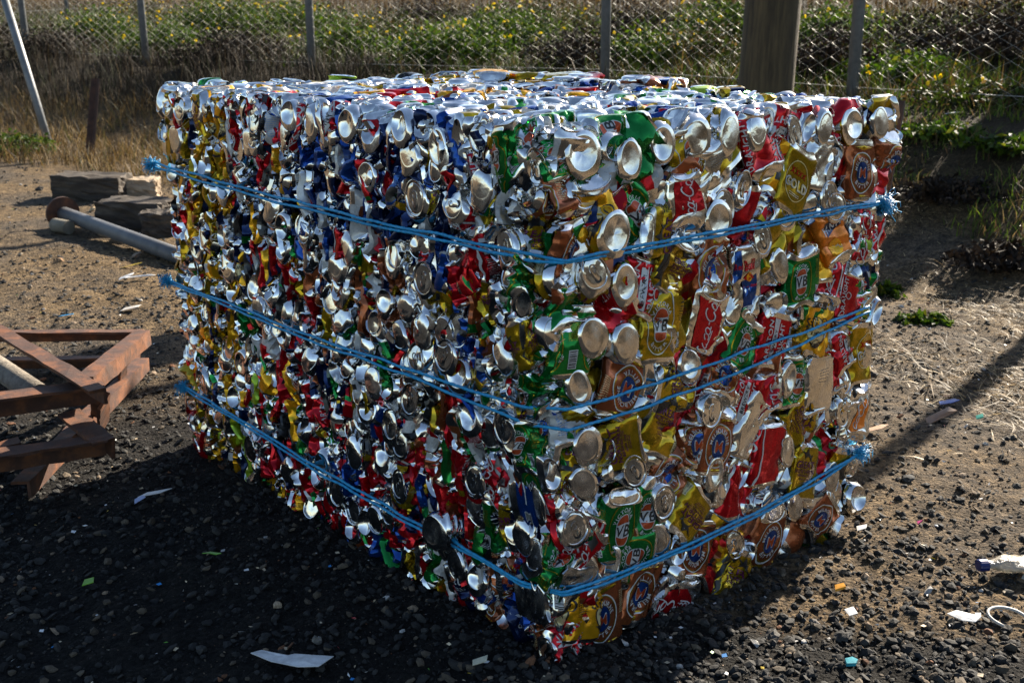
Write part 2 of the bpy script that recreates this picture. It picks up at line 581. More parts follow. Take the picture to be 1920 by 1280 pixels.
grass_patch('dry_grass', 26000, px_region(-700, 560, -2.7, -0.95), 0.05, 0.19, [(4, (0.15, 0.095, 0.032)), (3, (0.085, 0.053, 0.02)), (2, (0.23, 0.155, 0.06)), (3, (0.025, 0.015, 0.007)), (1.5, (0.055, 0.06, 0.013))], 0.9, 0.004, M_STRAW, 0.4)
grass_patch('shade_tinted_grass', 15000, px_region(-700, 700, -1.05, 0.3), 0.10, 0.30, [(4, (0.014, 0.009, 0.005)), (2, (0.03, 0.019, 0.010)), (1, (0.02, 0.026, 0.006)), (.6, (0.10, 0.065, 0.028))], 0.7, 0.005, M_DEAD, 0.3)  # tints sunk near black to stand for shade in the undergrowth band
grass_patch('bank_grass', 26000, px_region(1560, 2500, -1.2, 1.6), 0.03, 0.10, [(6, (0.06, 0.10, 0.008)), (3, (0.09, 0.13, 0.012)), (2, (0.02, 0.03, 0.005))] + [(3, (0.16, 0.11, 0.045)), (2, (0.08, 0.05, 0.025))], 0.8, 0.005, M_LEAF, 1.5)
grass_patch('fence_foot_grass', 16000, px_region(620, 1620, -1.5, 0.4), 0.03, 0.16, MIXED_T + BROWN_T, 0.8, 0.005, M_STRAW, 0.9)
grass_patch('field_grass', 60000, px_region(-60, 2000, 0.0, 7.0), 0.05, 0.24, MIXED_T, 0.8, 0.007, M_LEAF, 1.3)
grass_patch('green_herbs', 26000, px_region(-60, 2000, 0.1, 6.0), 0.04, 0.16, GREEN_T, 1.0, 0.014, M_LEAF, 1.6)
grass_patch('far_field_grass', 22000, px_region(-60, 2000, 6.0, 20.0), 0.15, 0.40, DRY_T, 0.6, 0.012, M_STRAW, 0.0)


def bush(name, label, cat, loc, rx, ry, h, nleaf, table, leaf=0.035, flowers=0, group=None, dry=False):
    """stems with leaves all along them; flowers are a part of their own"""
    root = empty(name, (loc[0], loc[1], float(ground_z(loc[0], loc[1])) - 0.02))
    tag(root, label, cat, group)
    ns = max(10, int(nleaf / 45))
    a, r = RNG.uniform(0, 6.28, ns), np.sqrt(RNG.uniform(0, 1, ns))
    tip = np.stack([np.cos(a) * r * rx, np.sin(a) * r * ry, h * (1.0 - 0.55 * r ** 2) * RNG.uniform(0.65, 1.15, ns)], 1)
    base = tip * np.array([0.25, 0.25, 0])
    k = RNG.integers(0, ns, nleaf)
    t = RNG.uniform(0.12, 1.0, nleaf) ** 0.7
    P = base[k] + (tip[k] - base[k]) * t[:, None] + RNG.normal(0, 1, (nleaf, 3)) * np.array([rx, ry, h]) * 0.11
    P[:, 2] = np.abs(P[:, 2])
    V, F, T = leaves_np(P, leaf * RNG.uniform(0.5, 1.4, nleaf), pick_tints(nleaf, table))
    link('foliage', mesh_np('foliage', V, [F], [M_DEAD if dry else M_LEAF], attr=T), root)
    V, F, T = blades_np(base, tip[:, 2], np.full(ns, 0.006), np.linalg.norm(tip[:, :2] - base[:, :2], axis=1) / np.maximum(tip[:, 2], .05), pick_tints(ns, BROWN_T), 3, 0)
    link('stem', mesh_np('stem', V, [F], [M_STRAW], attr=T), root)
    if flowers:
        flowers = max(5, int(flowers * 0.6))
        k = RNG.integers(0, ns, flowers)
        P = tip[k] + RNG.normal(0, 1, (flowers, 3)) * np.array([rx * .2, ry * .2, 0.03]) + np.array([0, 0, 0.02])
        P = np.repeat(P, 3, 0)
        V, F, T = leaves_np(P, np.full(len(P), 0.036), pick_tints(len(P), [(1, (0.62, 0.46, 0.01))]))
        fl_ = link('flowers', mesh_np('flowers', V, [F], [M_LEAF], attr=T), root)
        fl_['kind'] = 'stuff'
    return root


def on_view(px, dfence):
    """ground point at a bearing, at a given distance beyond the fence"""
    a = (px - 960) / FPX
    ys = np.linspace(3, 40, 1500)
    d = fdist(a * ys, ys)
    i = int(np.argmin(np.abs(d - dfence)))
    return a * ys[i], ys[i]


WEEDS = [  # bearing px, distance beyond fence, rx, ry, h, leaves, kind, flowers, label
    (330, 0.55, .45, .4, .42, 2600, 'g', 26, 'bushy green weed at the foot of the fence post left of the bale'),
    (440, 2.3, .8, .6, .62, 4200, 'g', 90, 'broad green weed covered in yellow flowers left of the middle fence post'),
    (210, 1.4, .5, .5, .5, 2200, 'g', 40, 'green flowering weed between the two leftmost fence posts'),
    (400, -.1, .34, .3, .30, 1500, 'b', 0, 'brown dried bush in front of the fence left of the middle post'),
    (470, .25, .42, .35, .36, 2200, 'b', 0, 'dark dried bush close behind the bale\'s raised back corner'),
    (120, .1, .55, .4, .34, 2400, 'b', 0, 'dark brown dead bush at the fence beside the leaning pole'),
    (560, 3.4, .7, .6, .5, 2600, 'g', 70, 'yellow flowering weed far behind the middle fence post'),
    (650, 1.0, .5, .4, .34, 2200, 'g', 12, 'low leafy weed just right of the middle fence post'),
    (730, 2.2, .55, .5, .42, 2300, 'd', 10, 'straw coloured weed clump beyond the low leafy weed'),
    (840, .75, .62, .45, .42, 3600, 'g', 30, 'dark green dense weed behind the middle of the bale'),
    (940, 2.0, .55, .5, .46, 2600, 'g', 40, 'green weed with yellow heads left of the wire fence post'),
    (1060, .6, .42, .35, .36, 2000, 'b', 0, 'brown withered bush left of the post behind the bale'),
    (1010, 3.8, .6, .5, .5, 2000, 'd', 20, 'tall dry weed clump far behind the fence, upper middle'),
    (1180, 2.8, .5, .5, .55, 2400, 'b', 0, 'tall dark brown bush right of the post behind the bale'),
    (1200, 1.0, .4, .35, .36, 1800, 'g', 24, 'green weed with yellow flowers between the wire post and the wooden pole'),
    (1310, 1.2, .5, .4, .40, 2000, 'd', 10, 'pale dry weed clump left of the wooden pole'),
    (1345, 2.6, .55, .5, .5, 2600, 'g', 30, 'green weed showing just left of the wooden pole top'),
    (1530, .8, .4, .35, .42, 2200, 'b', 0, 'brown tangled dry bush between the wooden pole and the right post'),
    (1540, 2.4, .55, .5, .5, 2400, 'g', 14, 'green weed behind the gap between wooden pole and right post'),
    (1680, .9, .5, .4, .22, 2200, 'g', 6, 'bright green weed right of the right fence post'),
    (1750, 2.0, .6, .5, .55, 3000, 'b', 0, 'large round brown dead bush on the bank at upper right'),
    (1860, 1.5, .45, .4, .5, 2400, 'b', 0, 'dark dead bush at the right edge above the bank'),
    (1830, .2, .45, .35, .15, 1700, 'd', 6, 'low mixed green and straw weed on the brow of the right bank'),
    (1890, 3.0, .6, .5, .5, 2400, 'd', 12, 'dry flowering weed in the upper right corner'),
    (800, 4.4, .7, .6, .5, 2000, 'b', 0, 'reddish brown weed patch far beyond the fence, upper middle'),
    (300, 4.5, .9, .7, .5, 2400, 'd', 50, 'straw coloured flowering weed at the edge of the golden field'),
    (30, .9, .5, .4, .40, 2200, 'b', 0, 'dark dry bush behind the leftmost fence post'),
    (1740, -.45, .26, .2, .08, 900, 'g', 0, 'low leafy green weed on the bank beside the right fence post'),
    (1880, -.55, .24, .2, .08, 800, 'g', 0, 'low green weed on the bank at the right edge'),
    (1790, -.95, .26, .20, .10, 1000, 'b', 0, 'dark low dead clump half way down the right bank'),
    (1900, -1.3, .22, .18, .09, 900, 'b', 0, 'dark low dead clump at the foot of the right bank'),
    (1668, -1.75, .09, .08, .07, 420, 'g', 0, 'small bright green weed in the straw beside the bale'),
    (1750, -2.0, .12, .08, .04, 380, 'g', 0, 'flat green weed in the straw right of the bale'),
    (15, -2.35, .32, .28, .16, 1500, 'g', 0, 'dark green low weed in the dry grass at the left edge'),
]
KT = {'g': GREEN_T, 'b': BROWN_T, 'd': MIXED_T}
for px, dfn, rx, ry, h, nl, kd, fl, lab in WEEDS:
    p = on_view(px, dfn)
    nm = {'g': 'weed_bush', 'b': 'dead_bush', 'd': 'dry_weed'}[kd]
    bush(nm, lab, 'dead bush' if kd == 'b' else 'weed', p, rx, ry, h * .9, int(nl * 1.6), KT[kd], 0.033 if kd == 'g' else 0.028, fl, None, kd == 'b')

# straw and dead stalks lying on the ground to the right of the bale
n = 42000
x = RNG.uniform(0.55, 2.6, n)
y = RNG.uniform(1.9, 6.2, n)
d = fdist(x, y)
ok = in_view(x, y, 0 * x) & (vnoise(x, y, 2.5) + RNG.uniform(-0.7, 0.7, n) > 0.05 + 1.3 * sstep(0.6, 0.0, (y - 2.0) + 0.5 * (x - 0.7))) & (d < -0.4)
x, y = x[ok], y[ok]
n = len(x)
L = RNG.uniform(0.02, 0.10, n) * np.where(RNG.uniform(0, 1, n) < 0.06, 3.0, 1)
V, F, T = blades_np(np.stack([x, y, ground_z(x, y) + 0.002], 1), L * 0.22, RNG.uniform(0.0016, 0.0050, n), RNG.uniform(2.4, 4.2, n), pick_tints(n, DRY_T + [(4, (0.38, 0.285, 0.15)), (2, (0.24, 0.17, 0.085))]), 2, 0.27)
tag(link('straw_litter', mesh_np('straw_litter', V, [F], [M_STRAW], attr=T)), kind='stuff')


# ------------------------------------------------------------------ tubes, bars
def tube_np(P, rad, k=8, cap=True):
    P = np.asarray(P, float)
    n = len(P)
    rad = np.full(n, rad) if np.isscalar(rad) else np.asarray(rad)
    T = np.gradient(P, axis=0)
    T /= np.linalg.norm(T, axis=1)[:, None]
    u = np.cross(T[0], (0, 0, 1) if abs(T[0][2]) < 0.9 else (1, 0, 0))
    V = []
    for i in range(n):
        u = u - T[i] * (u @ T[i])
        u /= np.linalg.norm(u)
        w = np.cross(T[i], u)
        a = np.arange(k) * 2 * math.pi / k
        V.append(P[i] + rad[i] * (np.cos(a)[:, None] * u + np.sin(a)[:, None] * w))
    V = np.concatenate(V)
    i, j = np.meshgrid(np.arange(n - 1), np.arange(k), indexing='ij')
    F = np.stack([i * k + j, i * k + (j + 1) % k, (i + 1) * k + (j + 1) % k, (i + 1) * k + j], -1).reshape(-1, 4)
    tri = []
    if cap:
        for e, o in ((0, 0), ((n - 1) * k, 1)):
            for q in range(1, k - 1):
                tri.append([e, e + q, e + q + 1] if o else [e, e + q + 1, e + q])
    return V, F, np.array(tri, int).reshape(-1, 3)


def tube(name, P, rad, mat, parent=None, k=10, origin=None):
    V, F, C = tube_np(P, rad, k)
    o = np.array(origin if origin is not None else P[0], float)
    ob = link(name, mesh_np(name, V - o, [F, C], [mat], smooth=np.concatenate([np.ones(len(F), bool), np.zeros(len(C), bool)])), parent)
    ob.location = o
    return ob


def multi_tube(paths, rad, k):
    V, F, o = [], [], 0
    for p in paths:
        v, f, _ = tube_np(p, rad, k, False)
        V.append(v)
        F.append(f + o)
        o += len(v)
    return np.concatenate(V), np.concatenate(F)


# ------------------------------------------------------------------ chain link fence
fence = empty('chain_link_fence', (0.62, 7.7, 0.5))
tag(fence, 'chain link wire fence on round grey posts running behind the bale', 'fence')
fo = np.array(fence.location)
POSTS = [FENCE[1], FENCE[2], FENCE[3], FENCE[4], FENCE[5], FENCE[6], FENCE[7]]
for i, p in enumerate(POSTS):
    z = float(ground_z(*p))
    P = [np.array([p[0], p[1], z - 0.2]) - fo, np.array([p[0] - 0.02, p[1], z + 1.0]) - fo, np.array([p[0] - 0.05, p[1] + .01, z + 1.95]) - fo]
    tube('post', P, 0.033, M_STEEL, fence, 12)
paths = []
for a, b in zip(FENCE[:-1], FENCE[1:]):
    Ls = np.linalg.norm(b - a)
    p = 0.072
    m_ = int(Ls / p)
    e = (b - a) / Ls
    nrm = np.array([e[1], -e[0]])
    for i in range(m_):
        ks = np.arange(0, 52)
        s = (i + 0.5 + 0.5 * np.where((ks + i) % 2 == 0, -1, 1)) * p + RNG.normal(0, 0.002, len(ks)) + 0.02 * np.sin(ks * 0.12 + i * 0.05)
        q = a[None] + e[None] * s[:, None]
        zz = float(ground_z(*(a + e * i * p))) + 0.02 + ks * p * 0.5
        off = np.where((ks // 1) % 2 == 0, 0.0025, -0.0025)
        sag = 0.03 * np.sin(ks * 0.09 + i * 0.03)
        paths.append(np.concatenate([q + nrm[None] * (off + sag)[:, None] + nrm * -0.035, zz[:, None]], 1) - fo)
V, F = multi_tube(paths, 0.0016, 3)
tag(link('wire_mesh', mesh_np('wire_mesh', V, [F], [M_WIRE], smooth=True), fence), kind='stuff')
for hz in (0.08, 0.95, 1.78):
    P = [np.array([p[0], p[1] - 0.03, float(ground_z(*p)) + hz]) - fo for p in POSTS]
    tube('line_wire', P, 0.002, M_WIRE, fence, 5)

# second fence far off in the dry field, upper left
f2 = empty('field_fence', (-7.9, 20, float(ground_z(-7.9, 20))))
tag(f2, 'distant wire fence with thin grey posts in the golden field', 'fence')
o2 = np.array(f2.location)
P2 = [(-12.5, 18.6), (-10.2, 19.3), (-7.92, 20.0), (-5.4, 20.8), (-3.0, 21.6)]
for p in P2:
    z = float(ground_z(*p))
    tube('post', [np.array([p[0], p[1], z - .1]) - o2, np.array([p[0] - .05, p[1], z + 1.6]) - o2], 0.04, M_STEEL, f2, 8)
for hz in (0.15, 0.55, 0.95, 1.35):
    tube('line_wire', [np.array([*p, float(ground_z(*p)) + hz]) - o2 for p in P2], 0.005, M_WIRE, f2, 4)

# leaning brace pole, rusty pickets, wooden poles
zb = float(ground_z(-3.45, 8.1))
tag(tube('leaning_pole', [(-3.42, 8.1, zb - .1), (-3.52, 8.13, zb + .35), (-3.74, 8.2, zb + 1.25)], 0.028, M_STEEL, None, 12), 'grey steel pipe pole leaning to the left in the dry grass', 'pole')


def picket(p0, p1, w, label):
    """a Y section steel picket"""
    p0, p1 = np.array(p0, float), np.array(p1, float)
    root = empty('steel_picket', p0)
    ax = p1 - p0
    L = np.linalg.norm(ax)
    ax /= L
    u = np.cross(ax, (0, 1, 0))
    u /= np.linalg.norm(u)
    v = np.cross(ax, u)
    for k in range(3):
        a = k * 2 * math.pi / 3 + 0.4
        d = math.cos(a) * u + math.sin(a) * v
        n_ = np.cross(ax, d)
        t = 0.0035
        vs = []
        for s in np.linspace(0, L, 9):
            for q in ((0.001, -t), (w, -t), (w, t), (0.001, t)):
                vs.append(ax * s + d * q[0] + n_ * q[1])
        fs = [[i * 4 + j, i * 4 + (j + 1) % 4, i * 4 + 4 + (j + 1) % 4, i * 4 + 4 + j] for i in range(8) for j in range(4)] + [[0, 3, 2, 1], [32, 33, 34, 35]]
        link('flange', mesh_np('flange', vs, [fs], [M_RUSTDK]), root)
    tag(root, label, 'picket')


p = at(170, 292, 0.0)
picket((-2.86, 7.35, -0.05), (-2.80, 7.45, 0.52), 0.036, 'dark rusty steel picket standing slightly tilted in the dry grass')
picket((0.640, 1.99, -0.03), (0.700, 2.04, 0.755), 0.016, 'dark rusty picket standing right behind the bale\'s right edge')


def wooden_pole(x, y, h, r, label):
    root = empty('wooden_pole', (x, y, float(ground_z(x, y)) - 0.1))
    tag(root, label, 'pole')
    n, k = 22, 28
    V = []
    cr = RNG.uniform(0, 6.28, 5)
    for i in range(n):
        t = i / (n - 1)
        a = np.arange(k) * 2 * math.pi / k
        rr = r * (1.04 - 0.10 * t) * (1 + 0.012 * np.sin(3 * a + 1) + 0.006 * RNG.normal(size=k))
        for c in cr:                                        # drying cracks
            rr = rr * (1 - 0.075 * np.exp(-((np.angle(np.exp(1j * (a - c - 0.1 * math.sin(4 * t)))) / 0.10) ** 2)) * (0.5 + 0.5 * math.sin(5 * t + c)))
        V.append(np.stack([rr * np.cos(a) + 0.02 * t, rr * np.sin(a), np.full(k, t * h)], 1))
    V = np.concatenate(V + [np.array([[0.02, 0, h]])])
    i, j = np.meshgrid(np.arange(n - 1), np.arange(k), indexing='ij')
    F = np.stack([i * k + j, i * k + (j + 1) % k, (i + 1) * k + (j + 1) % k, (i + 1) * k + j], -1).reshape(-1, 4)
    C = [[(n - 1) * k + j, (n - 1) * k + (j + 1) % k, n * k] for j in range(k)]
    link('pole_shaft', mesh_np('pole_shaft', V, [F, C], [M_POLE], smooth=True), root)


wooden_pole(1.335, 5.95, 2.6, 0.142, 'thick weathered wooden pole standing behind the right half of the bale')
wooden_pole(3.52, 6.72, 3.4, 0.12, 'wooden pole on the weedy slope whose shadow crosses the bale top')

# ------------------------------------------------------------------ timber offcuts
def box_obj(name, size, loc, rot, mat, parent=None, bev=0.006, rough=0.004, seg=6):
    bm = bmesh.new()
    bmesh.ops.create_cube(bm, size=1.0)
    bmesh.ops.scale(bm, vec=size, verts=bm.verts)
    bmesh.ops.bevel(bm, geom=bm.edges[:], offset=bev, segments=1, affect='EDGES')
    bmesh.ops.subdivide_edges(bm, edges=[e for e in bm.edges if e.calc_length() > 0.05], cuts=seg, use_grid_fill=True)
    for v in bm.verts:
        v.co += Vector(RNG.normal(0, rough, 3))
    bmesh.ops.recalc_face_normals(bm, faces=bm.faces)
    me = bpy.data.meshes.new(name)
    bm.to_mesh(me)
    bm.free()
    me.materials.append(mat)
    o = link(name, me, parent)
    o.location, o.rotation_euler = loc, rot
    return o


def timber(px, py, size, yaw, mat, label, dz=0.0, tilt=0.0):
    p = at(px, py, 0)
    tag(box_obj('timber_block', size, (p[0], p[1] + size[1] / 2, float(ground_z(p[0], p[1])) + size[2] / 2 - 0.008 + dz), (tilt, 0.0, yaw), mat), label, 'timber block')


timber(163, 376, (0.36, 0.20, 0.13), -0.06, M_SLEEPER, 'dark old sleeper offcut lying at the back left behind the flanged pipe')
timber(258, 372, (0.17, 0.16, 0.11), 0.12, M_SLEEPER_PALE, 'pale broken timber block between the long sleeper and the bale')
timber(245, 432, (0.30, 0.20, 0.13), -0.16, M_SLEEPER, 'dark timber block behind the pipe, close to the bale')
timber(296, 446, (0.15, 0.14, 0.11), 0.1, M_SLEEPER, 'short timber block half hidden by the bale\'s left edge')

# flanged pipe
a, b = at(118, 400, 0.06), at(330, 478, 0.03)
root = empty('flanged_pipe', a)
tag(root, 'grey steel pipe with a rusty round flange lying on the dirt', 'pipe')
b2 = a + (b - a) * 1.25
M_PIPE = soil_like('weathered_pipe', [(0.3, (0.055, 0.058, 0.062)), (0.7, (0.12, 0.12, 0.125))], 14, 0.55, 0.3, 90, 0.002)
tube('pipe', [np.zeros(3), (b2 - a) * .5, b2 - a], 0.031, M_PIPE, root, 16)
dirn = (b2 - a) / np.linalg.norm(b2 - a)
fl = tube('flange', [-dirn * 0.008, dirn * 0.008], 0.074, M_RUST, root, 28)
for k in range(6):
    u = np.cross(dirn, (0, 0, 1)); u /= np.linalg.norm(u); w = np.cross(dirn, u)
    c = 0.062 * (math.cos(k * 1.047) * u + math.sin(k * 1.047) * w)
    tube('bolt', [c - dirn * 0.02, c - dirn * 0.006], 0.009, M_RUSTDK, root, 6)
p = at(113, 424, 0.03)
tag(tube('pipe_offcut', [p + (-.035, .03, 0), p + (.05, -.03, 0)], [0.03, 0.03], soil_like('dull_grey_pipe', [(0.3, (0.10, 0.085, 0.06)), (0.7, (0.2, 0.18, 0.14))], 20), None, 14), 'short dull pipe offcut lying below the rusty flange', 'pipe offcut')

# ------------------------------------------------------------------ rusty trestle frame
def angle_bar(name, a, b, w, parent, mat, up=(0, 0, 1), t=0.006):
    """L section bar from a to b"""
    a, b = np.array(a, float), np.array(b, float)
    ax = (b - a) / np.linalg.norm(b - a)
    u = np.cross(ax, up); u /= np.linalg.norm(u)
    v = np.cross(u, ax)
    prof = [(0, 0), (w, 0), (w, -t), (t, -t), (t, -w), (0, -w)]
    vs = []
    ns = 12
    for s in np.linspace(0, 1, ns):
        for q in prof:
            vs.append(a + (b - a) * s + u * (q[0] - w / 2) + v * (q[1] + w / 2) + RNG.normal(0, 0.0008, 3))
    fs = [[i * 6 + j, i * 6 + (j + 1) % 6, i * 6 + 6 + (j + 1) % 6, i * 6 + 6 + j] for i in range(ns - 1) for j in range(6)]
    e = (ns - 1) * 6
    fs += [[0, 3, 2, 1], [0, 5, 4, 3], [e, e + 1, e + 2, e + 3], [e, e + 3, e + 4, e + 5]]
    return link(name, mesh_np(name, vs, [fs], [mat]), parent)


fr = empty('rusty_trestle', at(130, 800, 0))
tag(fr, 'rusty angle iron frame with crossing braces lying at the left edge', 'steel frame')
ro = np.array(fr.location)
L_ = lambda px, py, z: at(px, py, z) - ro
TOPZ, LOWZ = 0.17, 0.03
angle_bar('beam', L_(-260, 634, TOPZ), L_(268, 630, TOPZ), 0.028, fr, M_RUST)
angle_bar('beam', L_(268, 632, TOPZ), L_(160, 722, TOPZ), 0.036, fr, M_RUST)
angle_bar('beam', L_(-260, 690, LOWZ), L_(262, 678, LOWZ), 0.032, fr, M_RUST)
angle_bar('beam', L_(268, 682, LOWZ), L_(40, 918, LOWZ), 0.034, fr, M_RUST)
angle_bar('brace', L_(-30, 612, TOPZ + .03), L_(185, 745, TOPZ + .01), 0.034, fr, M_RUST)
angle_bar('beam', L_(-260, 800, TOPZ - .02), L_(195, 738, TOPZ - .02), 0.05, fr, M_RUST)
angle_bar('beam', L_(-260, 910, 0.09), L_(200, 838, 0.09), 0.045, fr, M_RUST)
angle_bar('upright', L_(222, 712, LOWZ), L_(222, 668, TOPZ - .04), 0.03, fr, M_RUST, (0, 1, 0))
angle_bar('upright', L_(180, 795, LOWZ), L_(180, 745, TOPZ - .04), 0.04, fr, M_RUST, (0, 1, 0))
angle_bar('brace', L_(130, 790, 0.11), L_(195, 845, 0.09), 0.045, fr, M_RUST)
angle_bar('beam', L_(-200, 900, 0.02), L_(40, 838, 0.04), 0.034, fr, M_RUST)
tag(tube('concrete_stake', [at(-60, 650, 0.13), at(75, 742, 0.12)], 0.026, soil_like('rough_concrete', [(0.3, (0.13, 0.11, 0.09)), (0.7, (0.30, 0.26, 0.21))], 40, 0.9, 0.9, 120, 0.006), None, 12), 'rough grey round stake lying across the rusty frame', 'stake')

# ------------------------------------------------------------------ bale of crushed cans: its shape
H_ = 0.757
BASE = {'F': np.array([0.061, 1.364, 0.0]), 'L': np.array([-0.692, 2.171, 0.0]), 'R': np.array([0.626, 1.821, 0.0])}
TOP = {'F': np.array([0.030, 1.405, 0.757]), 'L': np.array([-0.690, 2.135, 0.757]), 'R': np.array([0.655, 1.890, 0.762])}
BASE['B'] = BASE['L'] + BASE['R'] - BASE['F']
TOP['B'] = TOP['L'] + TOP['R'] - TOP['F'] + np.array([0, 0, 0.008])


def patch(a, b, c, d):
    """bilinear patch a->b along s at t=0, d->c at t=1"""
    def f(s, t):
        s, t = np.asarray(s)[..., None], np.asarray(t)[..., None]
        return (1 - t) * ((1 - s) * a + s * b) + t * ((1 - s) * d + s * c)
    return f


LEFT = patch(BASE['L'], BASE['F'], TOP['F'], TOP['L'])
RIGHT = patch(BASE['F'], BASE['R'], TOP['R'], TOP['F'])
TOPF = patch(TOP['L'], TOP['F'], TOP['R'], TOP['B'])           # s along the left face, t along the right face
BACK = patch(BASE['R'], BASE['B'], TOP['B'], TOP['R'])
FARL = patch(BASE['B'], BASE['L'], TOP['L'], TOP['B'])


FPLANES = []


def frame(face, s, t):
    p = face(s, t)
    du = face(s + 1e-3, t) - face(s - 1e-3, t)
    dv = face(s, t + 1e-3) - face(s, t - 1e-3)
    eu = du / np.linalg.norm(du)
    en = np.cross(du, dv)
    en /= np.linalg.norm(en)
    return p, eu, np.cross(en, eu), en


def face_st(face, px, py):
    """where a line of sight meets a face of the bale"""
    o, d = np.array([0, 0, CZ]), ray(px, py)
    s = t = 0.5
    for _ in range(12):
        p, q = face(s, t), 1e-4
        ds, dt = (face(s + q, t) - p) / q, (face(s, t + q) - p) / q
        sol = np.linalg.solve(np.stack([ds, dt, -d], 1), o - p)
        s, t = s + sol[0], t + sol[1]
    return float(s), float(t)


for fc in (LEFT, RIGHT, TOPF):
    FPLANES.append((fc, frame(fc, .5, .5)[3], fc(.5, .5)))


# ------------------------------------------------------------------ flat print of the labels (arc length a, height h on the can, in mm)
_glyph = {}


def glyph(ch):
    if ch not in _glyph:
        cu = bpy.data.curves.new('g', 'FONT')
        cu.body = ch
        cu.size = 1.0
        cu.resolution_u = 3
        cu.offset = 0.018
        o = bpy.data.objects.new('g', cu)
        me = bpy.data.meshes.new_from_object(o)
        v = np.array([x.co[:2] for x in me.vertices]) if len(me.vertices) else np.zeros((0, 2))
        me.calc_loop_triangles()
        f = np.array([list(x.vertices) for x in me.loop_triangles], int).reshape(-1, 3)
        w = (v[:, 0].max() + 0.06) if len(v) else 0.3
        _glyph[ch] = (v, f, w)
        bpy.data.objects.remove(o)
        bpy.data.curves.remove(cu)
        bpy.data.meshes.remove(me)
    return _glyph[ch]


def subdiv(v, f, mx):
    for _ in range(4):
        e = np.concatenate([f[:, [0, 1]], f[:, [1, 2]], f[:, [2, 0]]])
        if not len(f) or np.linalg.norm(v[e[:, 0]] - v[e[:, 1]], axis=1).max() < mx:
            break
        a, b, c = v[f[:, 0]], v[f[:, 1]], v[f[:, 2]]
        L = np.stack([np.linalg.norm(a - b, axis=1), np.linalg.norm(b - c, axis=1), np.linalg.norm(c - a, axis=1)], 1)
        big = L.max(1) > mx
        keep = f[~big]
        fb, Lb = f[big], L[big].argmax(1)
        fb = np.stack([fb[np.arange(len(fb)), (Lb + k) % 3] for k in range(3)], 1)      # longest edge first
        mid = (v[fb[:, 0]] + v[fb[:, 1]]) / 2
        mi = len(v) + np.arange(len(fb))
        v = np.concatenate([v, mid])
        f = np.concatenate([keep, np.stack([fb[:, 0], mi, fb[:, 2]], 1), np.stack([mi, fb[:, 1], fb[:, 2]], 1)])
    return v, f


